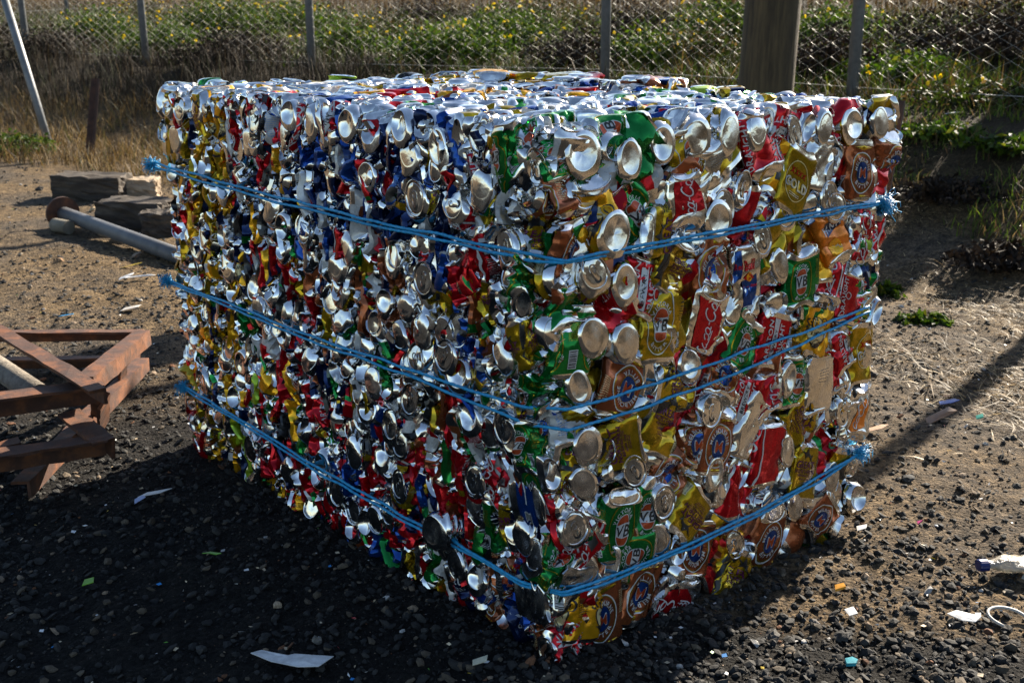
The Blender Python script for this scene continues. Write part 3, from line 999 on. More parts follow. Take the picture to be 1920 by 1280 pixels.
class Print:
    def __init__(self):
        self.V, self.F, self.M, self.Z, self.n = [], [], [], [], 0

    def add(self, v, f, mat, z=1, mx=9.0):
        v, f = subdiv(np.asarray(v, float), np.asarray(f, int), mx)
        self.V.append(v)
        self.F.append(f + self.n)
        self.M.append(np.full(len(f), MI[mat]))
        self.Z.append(np.full(len(v), float(z)))
        self.n += len(v)

    def poly(self, pts, mat, z=1):
        pts = np.array(pts, float)
        c = pts.mean(0)
        k = len(pts)
        self.add(np.vstack([pts, c]), [[i, (i + 1) % k, k] for i in range(k)], mat, z)

    def ellipse(self, a, h, rx, ry, mat, z=1, p=2.0, n=28):
        t = np.linspace(0, 2 * math.pi, n, endpoint=False)
        c, s = np.cos(t), np.sin(t)
        self.poly(np.stack([a + rx * np.sign(c) * np.abs(c) ** (2 / p), h + ry * np.sign(s) * np.abs(s) ** (2 / p)], 1), mat, z)

    def ring(self, a, h, rx, ry, w, mat, z=1, p=2.0, n=32):
        t = np.linspace(0, 2 * math.pi, n, endpoint=False)
        c, s = np.cos(t), np.sin(t)
        c, s = np.sign(c) * np.abs(c) ** (2 / p), np.sign(s) * np.abs(s) ** (2 / p)
        v = np.vstack([np.stack([a + rx * c, h + ry * s], 1), np.stack([a + (rx - w) * c, h + (ry - w) * s], 1)])
        f = []
        for i in range(n):
            j = (i + 1) % n
            f += [[i, j, n + j], [i, n + j, n + i]]
        self.add(v, f, mat, z)

    def rect(self, a0, a1, h0, h1, mat, z=1):
        self.add([(a0, h0), (a1, h0), (a1, h1), (a0, h1)], [[0, 1, 2], [0, 2, 3]], mat, z)

    def text(self, s, a, h, size, mat, z=2, rot=0.0, shear=0.0, sx=1.0):
        """centred at (a, h)"""
        w = sum(glyph(c)[2] for c in s) * size * sx
        x = -w / 2
        cr, sr = math.cos(rot), math.sin(rot)
        for c in s:
            v, f, gw = glyph(c)
            if len(v):
                p = v * size + 0
                q = np.stack([x + (p[:, 0] + shear * p[:, 1]) * sx, p[:, 1] - 0.35 * size], 1)
                self.add(np.stack([a + q[:, 0] * cr - q[:, 1] * sr, h + q[:, 0] * sr + q[:, 1] * cr], 1), f, mat, z)
            x += gw * size * sx

    def arc(self, s, a, h, rx, ry, size, mat, z=2, top=True, span=2.2):
        """text round an oval, over the top or under the bottom"""
        ws = np.array([glyph(c)[2] for c in s])
        pos = (np.cumsum(ws) - ws / 2) / ws.sum()
        for c, u in zip(s, pos):
            t = (math.pi / 2 + span / 2 - span * u) if top else (-math.pi / 2 - span / 2 + span * u)
            tx, ty = -rx * math.sin(t), ry * math.cos(t)
            if top:
                tx, ty = -tx, -ty
            ang = math.atan2(ty, tx)
            self.text(c, a + rx * math.cos(t), h + ry * math.sin(t), size, mat, z, ang)

    def barcode(self, a, h, w, ht, z=1, mat='white', rot=0):
        self.rect(a - w / 2, a + w / 2, h - ht / 2, h + ht / 2, mat, z)
        rr = random.Random(int(a * 7 + h))
        x = 1.5
        lim = (ht if not rot else w)
        while x < lim - 2.5:
            b = rr.choice((0.7, 1.1, 1.8))
            if rot:
                self.rect(a - w / 2 + x, a - w / 2 + x + b, h - ht / 2 + 1.5, h + ht / 2 - 1.5, 'black', z + 1)
            else:
                self.rect(a - w / 2 + 1.5, a + w / 2 - 1.5, h - ht / 2 + x, h - ht / 2 + x + b, 'black', z + 1)
            x += b + rr.choice((0.8, 1.2, 1.7))

    def lines(self, a, h, w, rows, mat, z=1, gap=3.4, vertical=False):
        """small print too fine to read"""
        rr = random.Random(int(a * 3 + h))
        for r in range(rows):
            x = -w / 2
            while x < w / 2 - 2:
                l = min(rr.uniform(2, 7), w / 2 - x)
                y = r * gap
                if vertical:
                    self.rect(a + y, a + y + 1.1, h + x, h + x + l, mat, z)
                else:
                    self.rect(a + x, a + x + l, h - y, h - y + 1.1, mat, z)
                x += l + 1.3

    def stroke(self, pts, w, mat, z=2):
        p = np.array(pts, float)
        t = np.gradient(p, axis=0)
        t /= np.linalg.norm(t, axis=1)[:, None] + 1e-9
        nrm = np.stack([-t[:, 1], t[:, 0]], 1)
        ww = w * (0.55 + 0.45 * np.abs(t[:, 1]))[:, None]
        v = np.vstack([p + nrm * ww / 2, p - nrm * ww / 2])
        n = len(p)
        f = []
        for i in range(n - 1):
            f += [[i, n + i, n + i + 1], [i, n + i + 1, i + 1]]
        self.add(v, f, mat, z)

    def script(self, a, h, size, mat, rot, z=2, word='Coca-Cola'):
        """flowing joined lettering"""
        x = 0.0
        cr, sr = math.cos(rot), math.sin(rot)
        L = []

        def el(cx, cy, rx, ry, t0, t1, n=14):
            t = np.radians(np.linspace(t0, t1, n))
            return np.stack([cx + rx * np.cos(t), cy + ry * np.sin(t)], 1)
        for c in word:
            if c == 'C':
                L.append((el(x + .45, .55, .45, .62, 50, 330), .16))
                L.append((np.array([(x + .8, .25), (x + 1.1, .05), (x + 1.7, -.12), (x + 2.6, -.18)]), .10))
                x += 1.0
            elif c == 'o':
                L.append((el(x + .27, .33, .25, .33, 90, 460), .13)); x += .6
            elif c == 'c':
                L.append((el(x + .27, .33, .25, .33, 50, 330), .13)); x += .5
            elif c == 'a':
                L.append((el(x + .25, .33, .24, .33, 60, 420), .13))
                L.append((np.array([(x + .5, .66), (x + .5, .2), (x + .58, .03), (x + .72, .1)]), .13)); x += .7
            elif c == 'l':
                L.append((el(x + .14, .75, .12, .62, -80, 260), .12)); x += .34
            elif c == 'e':
                L.append((el(x + .25, .33, .24, .33, 0, 320), .13)); x += .52
            elif c == 'k':
                L.append((np.array([(x + .1, 1.3), (x + .1, 0)]), .13))
                L.append((np.array([(x + .45, .7), (x + .14, .35), (x + .5, 0)]), .12)); x += .55
            else:
                L.append((np.array([(x + .05, .38), (x + .3, .4)]), .12)); x += .36
        for p, w in L:
            p = p - np.array([x / 2, 0.4])
            p = np.stack([p[:, 0] + 0.3 * p[:, 1], p[:, 1]], 1) * size
            self.stroke(np.stack([a + p[:, 0] * cr - p[:, 1] * sr, h + p[:, 0] * sr + p[:, 1] * cr], 1), w * size, mat, z)

    def done(self):
        if not self.V:
            return None
        return np.concatenate(self.V), np.concatenate(self.F), np.concatenate(self.M), np.concatenate(self.Z)


def mk_prints():
    D = {}
    half = 52.0

    def vb(base, ringc, boxw):
        P = Print()
        for a in (0, 2 * half):
            P.ring(a, 61, 29, 45, 1.6, ringc, 1, 2.6)
            P.ellipse(a, 61, 15.5, 25, 'white', 1, 2.8)
            P.ellipse(a, 61, 14, 23.5, 'rust', 2, 2.8)
            P.rect(a - 15, a + 15, 50, 72, 'white', 3)
            P.text('VB', a, 61, 25, 'black', 4, 0, 0.12)
            P.arc('VICTORIA', a, 61, 21.5, 32, 10, 'white', 2, True, 2.3)
            P.arc('BITTER', a, 61, 21.5, 36, 10, 'white', 2, False, 1.7)
        for a in (-half, half):
            P.barcode(a, 34, 20, 30, 1, 'white')
            P.lines(a, 96, 22, 10, 'gold' if base == 'green' else 'black')
        return P.done()
    D['vb_green'] = vb('green', 'gold', 0)
    D['vb_gold'] = vb('gold', 'white', 0)

    def gn():
        P = Print()
        for a in (0, 2 * half):
            P.text('GREAT', a, 76, 19, 'purple', 2)
            P.text('NORTHERN', a, 63, 11.5, 'purple', 2)
            P.text('BREWING CO', a, 54.5, 7.2, 'purple', 2)
            P.text('SUPER CRISP', a, 47, 5.5, 'purple', 2)
            P.lines(a, 41, 26, 2, 'purple')
            # leaping marlin
            P.poly([(a - 24, 106), (a - 8, 99), (a + 2, 101), (a + 12, 96), (a + 18, 88), (a + 8, 91), (a - 2, 91), (a - 10, 95)], 'black', 2)
            P.poly([(a - 4, 98), (a + 3, 110), (a + 7, 99)], 'black', 2)
            P.poly([(a + 14, 91), (a + 25, 97), (a + 18, 88), (a + 22, 80), (a + 13, 87)], 'black', 2)
            P.poly([(a - 4, 93), (a - 8, 84), (a + 1, 92)], 'black', 2)
        P.rect(-half - 8, -half + 8, 12, 111, 'black', 1)
        P.barcode(half, 36, 20, 30, 1, 'cream')
        P.lines(half, 96, 26, 9, 'black')
        return P.done()
    D['gn'] = gn()

    def mb():
        P = Print()
        for a in (0, 2 * half):
            P.ring(a, 60, 35, 41, 2.2, 'white', 1)
            P.ring(a, 60, 32.2, 38.2, 1.4, 'gold', 1)
            P.ellipse(a, 60, 19.5, 23.5, 'gold', 1)
            P.ellipse(a, 60, 18, 22, 'blue', 2)
            P.text('M', a, 59.5, 31, 'white', 3)
            P.text('M', a + 0.6, 59.0, 26.5, 'rust', 4)
            P.arc('MELBOURNE', a, 60, 22.5, 27, 11, 'white', 2, True, 3.0)
            P.arc('BITTER', a, 60, 23, 28, 11, 'white', 2, False, 1.9)
        P.rect(-104, 104, 104, 111, 'gold', 1)
        P.rect(-104, 104, 12, 17, 'gold', 1)
        P.barcode(-half, 40, 18, 28, 1, 'white')
        P.lines(half, 92, 22, 12, 'cream')
        return P.done()
    D['mb'] = mb()

    def coke(base, fg):
        P = Print()
        for a in (0, 2 * half):
            if base == 'alu':
                P.poly([(a - 34, 12), (a + 12, 12), (a + 34, 40), (a + 30, 80), (a + 6, 111), (a - 34, 111)], 'red', 1)
            P.script(a, 62, 22, fg, math.pi / 2, 2)
            if base == 'red':
                t = np.linspace(12, 111, 14)
                P.stroke(np.stack([a + 24 + 5 * np.sin((t - 12) / 30), t], 1), 4.0, fg, 1)
        P.barcode(half, 86, 24, 32, 1, 'white')
        P.lines(half, 60, 30, 12, 'grey' if base == 'alu' else 'white')
        P.rect(half - 15, half + 15, 12, 20, 'black', 1)
        P.text('375 mL', half, 16, 5.5, 'white', 2)
        return P.done()
    D['coke_red'] = coke('red', 'white')
    D['coke_silver'] = coke('alu', 'white')

    P = Print()
    for a in (0, 2 * half):
        P.poly([(a - 20, 14), (a + 24, 22), (a + 24, 72), (a - 20, 64)], 'blue', 1)
        P.poly([(a - 46, 64), (a - 22, 68), (a - 22, 112), (a - 46, 112)], 'blue', 1)
        P.text('Red', a - 33, 88, 14, 'red', 2)
        P.text('Bull', a + 1, 88, 22, 'red', 2)
        P.poly([(a - 16, 68), (a - 6, 76), (a + 8, 74), (a + 14, 67), (a + 4, 68), (a - 4, 64)], 'red', 2)
        P.ellipse(a + 0, 70, 8, 7, 'yellow', 2)
        P.text('ENERGY DRINK', a + 2, 56, 6, 'red', 2)
        P.rect(a - 20, a + 24, 20, 26, 'white', 2)
    P.barcode(half, 40, 16, 40, 1, 'white')
    P.lines(half, 100, 24, 14, 'blue')
    D['redbull'] = P.done()

    P = Print()
    for a in (0, 2 * half):
        P.rect(a - half, a + half, 99, 112, 'black', 1)
        P.text('THIRST CRUSHER', a, 105.5, 10.5, 'white', 2)
        P.ellipse(a, 55, 24, 27, 'cream', 1)
        P.ring(a, 55, 24, 27, 2, 'black', 2)
        P.text('SOLO', a, 72, 25, 'black', 3)
        P.text('SOLO', a + .8, 71.4, 21.5, 'yellow', 4)
        P.text('LEMON', a, 54, 9, 'black', 3)
        P.ring(a, 35, 9, 9, 1.5, 'black', 3)
        P.poly([(a - 20, 32), (a - 4, 22), (a + 14, 24), (a + 22, 40), (a + 4, 36)], 'black', 2)
    P.barcode(half, 40, 20, 32, 1, 'white')
    P.lines(-half, 90, 26, 12, 'black')
    D['solo'] = P.done()

    P = Print()
    for a in (0, 2 * half):
        P.text('XXXX', a, 80, 15, 'red', 2)
        P.text('GOLD', a, 60, 23, 'white', 2)
        P.text('GOLD', a + .7, 59.4, 19.5, 'cream', 3)
        P.ring(a, 66, 34, 34, 1.6, 'cream', 1)
        P.lines(a, 44, 30, 2, 'white')
    P.barcode(half, 36, 20, 30, 1, 'cream')
    P.lines(half, 98, 26, 10, 'brown')
    D['xxxx'] = P.done()

    P = Print()
    for a in (0, 2 * half):
        P.poly([(a - 26, 66), (a + 26, 78), (a + 26, 100), (a - 26, 90)], 'navy', 1)
        P.text('FANTA', a, 83.5, 21, 'white', 2, 0.2)
        P.poly([(a - 8, 100), (a + 4, 112), (a + 16, 108), (a + 8, 100)], 'lime', 2)
        P.ellipse(a - 4, 40, 20, 20, 'yellow', 1)
    P.barcode(half, 60, 20, 36, 1, 'white')
    D['fanta'] = P.done()

    P = Print()
    for a in (0, 2 * half):
        P.rect(a - 8, a + 8, 14, 110, 'white', 1)
        P.text('BREWERY', a, 62, 12, 'black', 2, math.pi / 2)
        P.text('DRAUGHT', a + 18, 62, 17, 'white', 2, math.pi / 2)
        P.text('CARLTON', a - 19, 62, 17, 'white', 2, math.pi / 2)
        P.ring(a + 33, 64, 9, 9, 2, 'white', 2)
    P.barcode(half, 84, 26, 34, 1, 'white')
    P.lines(half, 56, 24, 10, 'cream')
    D['carlton'] = P.done()

    P = Print()
    for a in (0, 2 * half):
        P.text('CANADIAN', a, 72, 13, 'white', 2)
        P.text('CLUB', a, 54, 22, 'white', 2)
        P.lines(a, 38, 30, 3, 'white')
        P.rect(a - 30, a + 30, 88, 92, 'white', 1)
    D['cc'] = P.done()

    P = Print()
    for a in (0, 2 * half):
        t = np.linspace(-30, 30, 12)
        P.stroke(np.stack([a + t, 62 + 8 * np.sin(t / 14)], 1), 10, 'white', 1)
        P.ellipse(a, 82, 17, 9, 'red', 1)
    P.barcode(half, 60, 20, 36, 1, 'white')
    D['cola_blue'] = P.done()

    P = Print()
    for a in (0, 2 * half):
        P.text('COLA', a, 76, 17, 'white', 2)
        P.rect(a - 26, a + 26, 58, 62, 'white', 1)
        P.lines(a, 50, 40, 4, 'white')
    P.barcode(half, 50, 20, 36, 1, 'white')
    D['dark'] = P.done()

    P = Print()
    for a in (0, 2 * half):
        P.poly([(a - 30, 18), (a + 20, 34), (a + 30, 96), (a - 12, 72)], 'orange', 1)
        P.script(a, 60, 20, 'white', 1.1, 2, 'aoCe')
        P.lines(a, 30, 30, 5, 'black')
    P.barcode(half, 40, 20, 32, 1, 'white')
    D['silver_orange'] = P.done()

    P = Print()
    for a in (0, 2 * half):
        P.lines(a, 96, 30, 5, 'grey', 1, 6)
    P.barcode(half, 60, 20, 36, 1, 'white')
    D['silver'] = P.done()
    P = Print()
    P.barcode(0, 60, 20, 36, 1, 'white')
    for a in (half, -half):
        P.text('LIME', a, 70, 16, 'white', 2)
    D['lime'] = P.done()
    P = Print()
    for a in (0, 2 * half):
        P.lines(a, 90, 40, 12, 'sky', 1, 5)
        P.rect(a - 26, a + 26, 92, 104, 'blue', 1)
    P.barcode(half, 50, 20, 36, 1, 'white')
    D['white'] = P.done()
    return D


PRINTS = mk_prints()
BASECOL = {'vb_green': 'green', 'vb_gold': 'gold', 'gn': 'gold', 'mb': 'brown', 'coke_red': 'red', 'coke_silver': 'alu', 'redbull': 'alu', 'solo': 'yellow',
           'xxxx': 'gold', 'fanta': 'orange', 'carlton': 'red', 'cc': 'navy', 'cola_blue': 'blue', 'dark': 'black', 'silver_orange': 'alu', 'silver': 'alu', 'lime': 'lime', 'white': 'white'}
WORDS = {'vb_green': 'green beer can with VB lettering', 'vb_gold': 'gold beer can with VB lettering', 'gn': 'golden yellow beer can with purple lettering', 'mb': 'coppery brown beer can with a blue M roundel',
         'coke_red': 'red cola can with white script', 'coke_silver': 'silver can with red panel and white script', 'redbull': 'slim silver and blue energy drink can', 'solo': 'yellow lemon drink can with black band',
         'xxxx': 'gold beer can reading GOLD', 'fanta': 'orange soft drink can', 'carlton': 'dark red beer can with white band', 'cc': 'navy drink can with white capitals', 'cola_blue': 'blue soft drink can',
         'dark': 'black drink can', 'silver_orange': 'silver can with orange panel', 'silver': 'plain silver can', 'lime': 'lime green can', 'white': 'white drink can'}


# ------------------------------------------------------------------ one crushed can
# profile from the middle of the base, up the wall, to the middle of the lid: radius, height (mm), 1 = printed
PROF = np.array([(0.01, 8.0, 0), (8, 7.4, 0), (15, 5.6, 0), (20, 3.2, 0), (22.3, 1.2, 0), (23.6, 0.0, 0), (25.0, 0.9, 0), (27.5, 3.6, 0), (31.0, 8.0, 0), (32.8, 12.0, 1)]
                + [(33.0, 12 + 99 * k / 21, 1) for k in range(1, 21)] + [(33.0, 111.0, 0), (31.5, 115.5, 0), (29.0, 120.5, 0), (27.2, 124.5, 0), (26.9, 126.5, 0),
                   (27.6, 128.8, 0), (27.2, 129.7, 0), (25.8, 129.2, 0), (24.9, 126.5, 0), (24.0, 123.6, 0), (22.8, 123.6, 0), (21.8, 126.2, 0), (16, 126.6, 0), (8, 126.7, 0), (0.01, 126.8, 0)])
CREASE = 0.62


class Crush:
    """maps a point on the sound can (radius, angle, height in mm) to the crushed one (metres)"""

    def __init__(s, rng, flat=0.85, thick=12.0, endflat=0.45, axial=0.92, fold_top=0.0, fold_bot=0.0, rumple=2.6, wide=1.0, waves=0, twist=0.0, dent=0.0, slim=1.0):
        s.flat, s.b, s.endflat, s.ax, s.ft, s.fb, s.rum, s.wide = flat, thick, endflat, axial, fold_top, fold_bot, rumple, wide
        s.waves, s.tw, s.slim = waves, twist, slim
        s.k = [(rng.normal(size=3) * np.array([1, 1, 0.5]), rng.uniform(22, 55), rng.uniform(0, 2), rng.normal(size=3) * np.array([0.45, 0.45, 1.0]), rng.uniform(0.5, 1.2)) for _ in range(6)]
        s.ph = rng.uniform(0, 6.28, 4)
        s.a0 = rng.uniform(-1, 1, 3)
        s.dent = [(rng.choice([-1, 1]), rng.uniform(-14, 14, 2), rng.uniform(9, 18), rng.uniform(0.4, 1.0) * dent) for _ in range(3)]
        s.end = 1.0 if axial < 0.5 else 0.6
        s.pop = rng.choice([0, 0, 0.6, 1.0]) if axial < 0.5 else 0.0
        s.press = []
        s.taper = rng.uniform(-0.12, 0.12)
        s.bowl = rng.uniform(-1, 1)
        s.fine = [(rng.normal(size=3) * np.array([1, 1, 0.4]), rng.uniform(11, 22), rng.uniform(0, 2), rng.uniform(0.4, 1.0)) for _ in range(5)]
        s.shear = rng.normal(0, 0.10) if flat > 0.7 else 0.0
        s.corner = []
        if flat > 0.7:
            for _ in range(rng.integers(1, 4)):
                s.corner.append((rng.choice([0.6, 2.5, 3.8, 5.6]) + rng.normal(0, .3), rng.uniform(30, 50), rng.uniform(0.4, 1.3), rng.choice([-1, -1, -1, 1]), rng.uniform(7, 13)))

    def __call__(s, r, th, h):
        t = h / 130.0
        e = np.clip(np.minimum(t, 1 - t) / 0.22, 0, 1)
        e = e * e * (3 - 2 * e)
        lam = s.endflat + (s.flat - s.endflat) * e
        th = (th + math.pi) % (2 * math.pi) - math.pi
        # flattened section, arc length kept
        b = s.b
        Ls = (2 * math.pi * 33 - 2 * math.pi * b) / 2
        q = 33 * th
        aq, sg = np.abs(q), np.sign(q)
        ang = np.clip((aq - Ls / 2) / b, 0, math.pi)
        fx = np.where(aq < Ls / 2, q, np.where(aq < Ls / 2 + math.pi * b, sg * (Ls / 2 + b * np.sin(ang)), sg * (math.pi * 33 - aq)))
        fz = b * np.cos(ang)
        cx, cz = 33 * np.sin(th), 33 * np.cos(th)
        k = r / 33.0
        x = ((1 - lam) * cx + lam * fx * 0.93) * k * s.wide * s.slim * (1 + s.taper * (t - 0.5) * 2)
        z = ((1 - lam) * cz + lam * fz) * k * s.slim
        y = np.where(h < 12, -53.0 * s.ax + (h - 12) * s.end, np.where(h > 111, 46.0 * s.ax + (h - 111) * s.end * 0.85, (h - 65.0) * s.ax))
        if s.pop:                                               # base dome blown outwards
            y = np.where((h < 12) & (r < 22.5), -53.0 * s.ax - 12 * s.end - s.pop * 6.0 * np.cos(np.clip(r / 22.5, 0, 1) * 1.57) + 0.5, y)
        wall = e * np.clip(k * 1.4 - 0.3, 0, 1)
        if s.waves:
            w_ = np.abs(((h / 130.0 * s.waves + 0.22 * np.sin(th * 2 + s.ph[0]) + 0.12 * np.sin(th * 3 + s.ph[1])) % 1.0) - 0.5) * 4 - 1
            f = 1 + 0.16 * w_ * e
            x, z = x * f, z * (1 + 0.16 * w_ * e)
        # end dents
        for sd, c, rr, am in s.dent:
            d = np.exp(-(((x - c[0]) ** 2 + (z - c[1]) ** 2) / rr ** 2)) * am
            m = (k < 0.80) & ((h > 65) == (sd > 0))
            y = y - np.where(m, sd * d, 0)
        # creases: folded sheet, sharp on one side
        for n_, w_, p_, dr, am in s.k:
            u = (x * n_[0] + y * n_[1] + z * n_[2]) / w_ + p_
            v = np.abs((u % 2.0) - 1.0) * 2 - 1
            g = s.rum * am * v * (0.18 + 0.82 * wall)
            x, y, z = x + g * dr[0] * 0.6, y + g * dr[1] * 0.6, z + g * dr[2]
        for n_, w_, p_, am in s.fine:
            u = (x * n_[0] + y * n_[1] + z * n_[2]) / w_ + p_
            g = s.rum * 0.27 * am * (np.abs((u % 2.0) - 1.0) * 2 - 1) * wall
            z = z + g
            y = y + g * 0.4
        x = x + s.shear * y
        for al_, c_, phi, sg_, rho in s.corner:
            ca, sa = math.cos(al_), math.sin(al_)
            a_, b_ = x * ca + y * sa, -x * sa + y * ca
            zz = np.minimum(z * sg_, rho * 0.9)
            ee = a_ - c_
            al = np.clip(ee / rho, 0, phi)
            rem = np.clip(ee - rho * phi, 0, None)
            a1 = c_ + (rho - zz) * np.sin(al) + rem * math.cos(phi)
            z1 = (rho - (rho - zz) * np.cos(al) + rem * math.sin(phi)) * sg_
            m = ee > 0
            a_ = np.where(m, a1, a_)
            z = np.where(m, z1, z)
            x, y = a_ * ca - b_ * sa, a_ * sa + b_ * ca
        z = z + s.bowl * 2.5 * np.cos(x / 30.0 + s.a0[0]) + s.bowl * 2.0 * np.sin(y / 28.0 + s.a0[1])
        if s.tw:
            a = s.tw * y / 65.0
            x, z = x * np.cos(a) - z * np.sin(a), x * np.sin(a) + z * np.cos(a)
        for phi, sgn in ((s.ft, 1), (s.fb, -1)):
            if phi:
                rho = 21.0
                yy = y * sgn
                y0 = 58 * s.ax - rho * phi * 0.95 - 3
                ee = yy - y0
                al = np.clip(ee / rho, 0, phi)
                rem = np.clip(ee - rho * phi, 0, None)
                zz = np.minimum(z, rho - 0.5)
                y1 = y0 + (rho - zz) * np.sin(al) + rem * math.cos(phi)
                z1 = rho - (rho - zz) * np.cos(al) + rem * math.sin(phi)
                m = ee > 0
                y = np.where(m, y1 * sgn, y)
                z = np.where(m, z1, z)
        v = np.stack([x, y, z], -1) * 0.001
        for nl, w0, lim, soft in s.press:                       # the baler's platen: squeezed back to the plane of each face
            w = v @ nl + w0
            v = v + np.where(w > lim, (lim + (w - lim) * soft) - w, 0.0)[..., None] * nl
        return v


def can_mesh(cr, base, nt=36, turn=0.0, label_top=None, rows=None):
    """vertices, quads, material index; base: ink of the printed wall"""
    P = PROF if rows is None else PROF[rows]
    th = np.arange(nt) * 2 * math.pi / nt
    Rr, Th = np.meshgrid(P[:, 0], th, indexing='ij')
    Hh = np.repeat(P[:, 1][:, None], nt, 1)
    V = cr(Rr, Th, Hh).reshape(-1, 3)
    n = len(P)
    i, j = np.meshgrid(np.arange(n - 1), np.arange(nt), indexing='ij')
    F = np.stack([i * nt + j, i * nt + (j + 1) % nt, (i + 1) * nt + (j + 1) % nt, (i + 1) * nt + j], -1).reshape(-1, 4)
    m = np.where((P[:-1, 2] > 0), MI[base], MI['alu'])
    return V, F, np.repeat(m, nt)


ROWS_LOW = np.array([0, 2, 3, 4, 5, 7, 9, 11, 13, 15, 17, 19, 21, 23, 25, 27, 29, 30, 31, 33, 35, 36, 38, 40, 42, 44])


def print_mesh(cr, pr, turn):
    v, f, m, z = pr
    th, h = v[:, 0] / 33.0 + turn, v[:, 1]
    r = np.full(len(v), 33.0)
    p = cr(r, th, h)
    d = 0.03
    dt = cr(r, th + d, h) - cr(r, th - d, h)
    dh = cr(r, th, h + 1.0) - cr(r, th, h - 1.0)
    n_ = np.cross(dt, dh)
    n_ /= np.linalg.norm(n_, axis=1)[:, None] + 1e-12
    return p + n_ * (0.00035 * z + 0.0002)[:, None], f, m


def lid_extras(cr, rng):
    """pull tab (and the dark mouth) on the lid, as geometry following the crushed lid"""
    def on(px, py, h):
        return cr(np.hypot(px, py), np.arctan2(px, py), np.full(np.shape(px), 1.0) * h)
    # tab: ring outline with a finger hole, nose towards the mouth
    n = 20
    t = np.arange(n) * 2 * math.pi / n
    oy = 1.5 + 12.5 * np.sign(np.sin(t)) * np.abs(np.sin(t)) ** 0.8
    ox = 7.6 * np.sign(np.cos(t)) * np.abs(np.cos(t)) ** 0.8 * (1 - 0.012 * (oy - 1))
    iy = -4.2 + 5.0 * np.sin(t)
    ix = 4.6 * np.cos(t)
    lift = rng.uniform(0.0, 0.35)
    hh = lambda y, dz: 128.0 + dz + lift * np.clip(4 - y, 0, None)
    V = np.concatenate([on(ox, oy, hh(oy, 0)), on(ox * .97, oy * .97 + .05, hh(oy, 1.5)), on(ix, iy, hh(iy, 1.5)), on(ix, iy, hh(iy, 0))])
    F = []
    for i in range(n):
        j = (i + 1) % n
        for a, b in ((0, n), (n, 2 * n), (2 * n, 3 * n)):
            F.append([a + i, a + j, b + j, b + i])
    a = rng.uniform(0, 6.28)
    mt = np.linspace(0, 2 * math.pi, 14, endpoint=False)
    mx_, my_ = 7.5 * np.cos(mt), 11.5 + 7.0 * np.sin(mt)
    Vm = np.concatenate([on(mx_, my_, 127.4), on(np.array([0.0]), np.array([11.5]), 127.2)])
    Fm = [[i, (i + 1) % 14, 14] for i in range(14)]
    return V, np.array(F), Vm, np.array(Fm)


def finish(me, ang=0.6):
    me.polygons.foreach_set('use_smooth', np.ones(len(me.polygons), bool))
    me.set_sharp_from_angle(angle=ang)


bale_o = (BASE['F'] + BASE['L'] + BASE['R'] + BASE['B']) / 4
bale = empty('can_bale', bale_o)
tag(bale, 'cube shaped bale of crushed drink cans tied round with blue twine', 'bale')
CANS = []        # (size on the picture, builder) of every can; the 300 that show largest become parts
MASS = {'V': [], 'F': [], 'M': [], 'n': 0}
TWT = []


def place(face, s, t, depth, mode, psi, tilt):
    """world matrix of a can on a face. mode 'flat': broad side out, 'end': lid or base out, 'edge': flattened edge out"""
    p, eu, ev, en = frame(face, s, t)
    if mode == 'flat':
        M = np.stack([eu, ev, en], 1)
    elif mode == 'lid':
        M = np.stack([eu, en, -ev], 1)            # can axis out of the face
    elif mode == 'base':
        M = np.stack([eu, -en, ev], 1)
    elif mode == 'edge':                          # broad normal along the face, axis up the face
        M = np.stack([-en, ev, eu], 1)
    elif mode == 'edgelid':                       # squeezed along the face, axis out of it
        M = np.stack([ev, en, eu], 1)
    elif mode == 'edgebase':
        M = np.stack([-ev, -en, eu], 1)
    Q = rotm(Vector(en), psi) @ rotm(Vector(eu), tilt[0]) @ rotm(Vector(ev), tilt[1])
    return Q @ M, p + en * depth


def add_can(face, s, t, depth, mode, psi, tilt, cr, design, turn, res, lid=False, label=None, prio=None, prints=True, proud=0.0):
    M, p = place(face, s, t, depth, mode, psi, tilt)
    if prio is None:
        d = np.linalg.norm(p - np.array([0, 0, CZ]))
        prio = 1.0 / d ** 2
    pl = []
    for fc, n_, q_ in FPLANES:
        if fc is face:
            en_ = frame(face, s, t)[3]
            lim = (0.003 if face is TOPF else 0.006) + CR.uniform(-.0015, .0025)
            if proud:
                lim += proud
            pl.append((M.T @ en_, float(depth), lim, 0.36 if face is TOPF else 0.22))
        else:
            pl.append((M.T @ n_, float((p - q_) @ n_), 0.006 + CR.uniform(-.003, .003), 0.22))
    cr.press = pl
    CANS.append(dict(M=M, p=p, cr=cr, design=design, turn=turn, res=res, lid=lid, label=label, prio=prio, prints=prints))

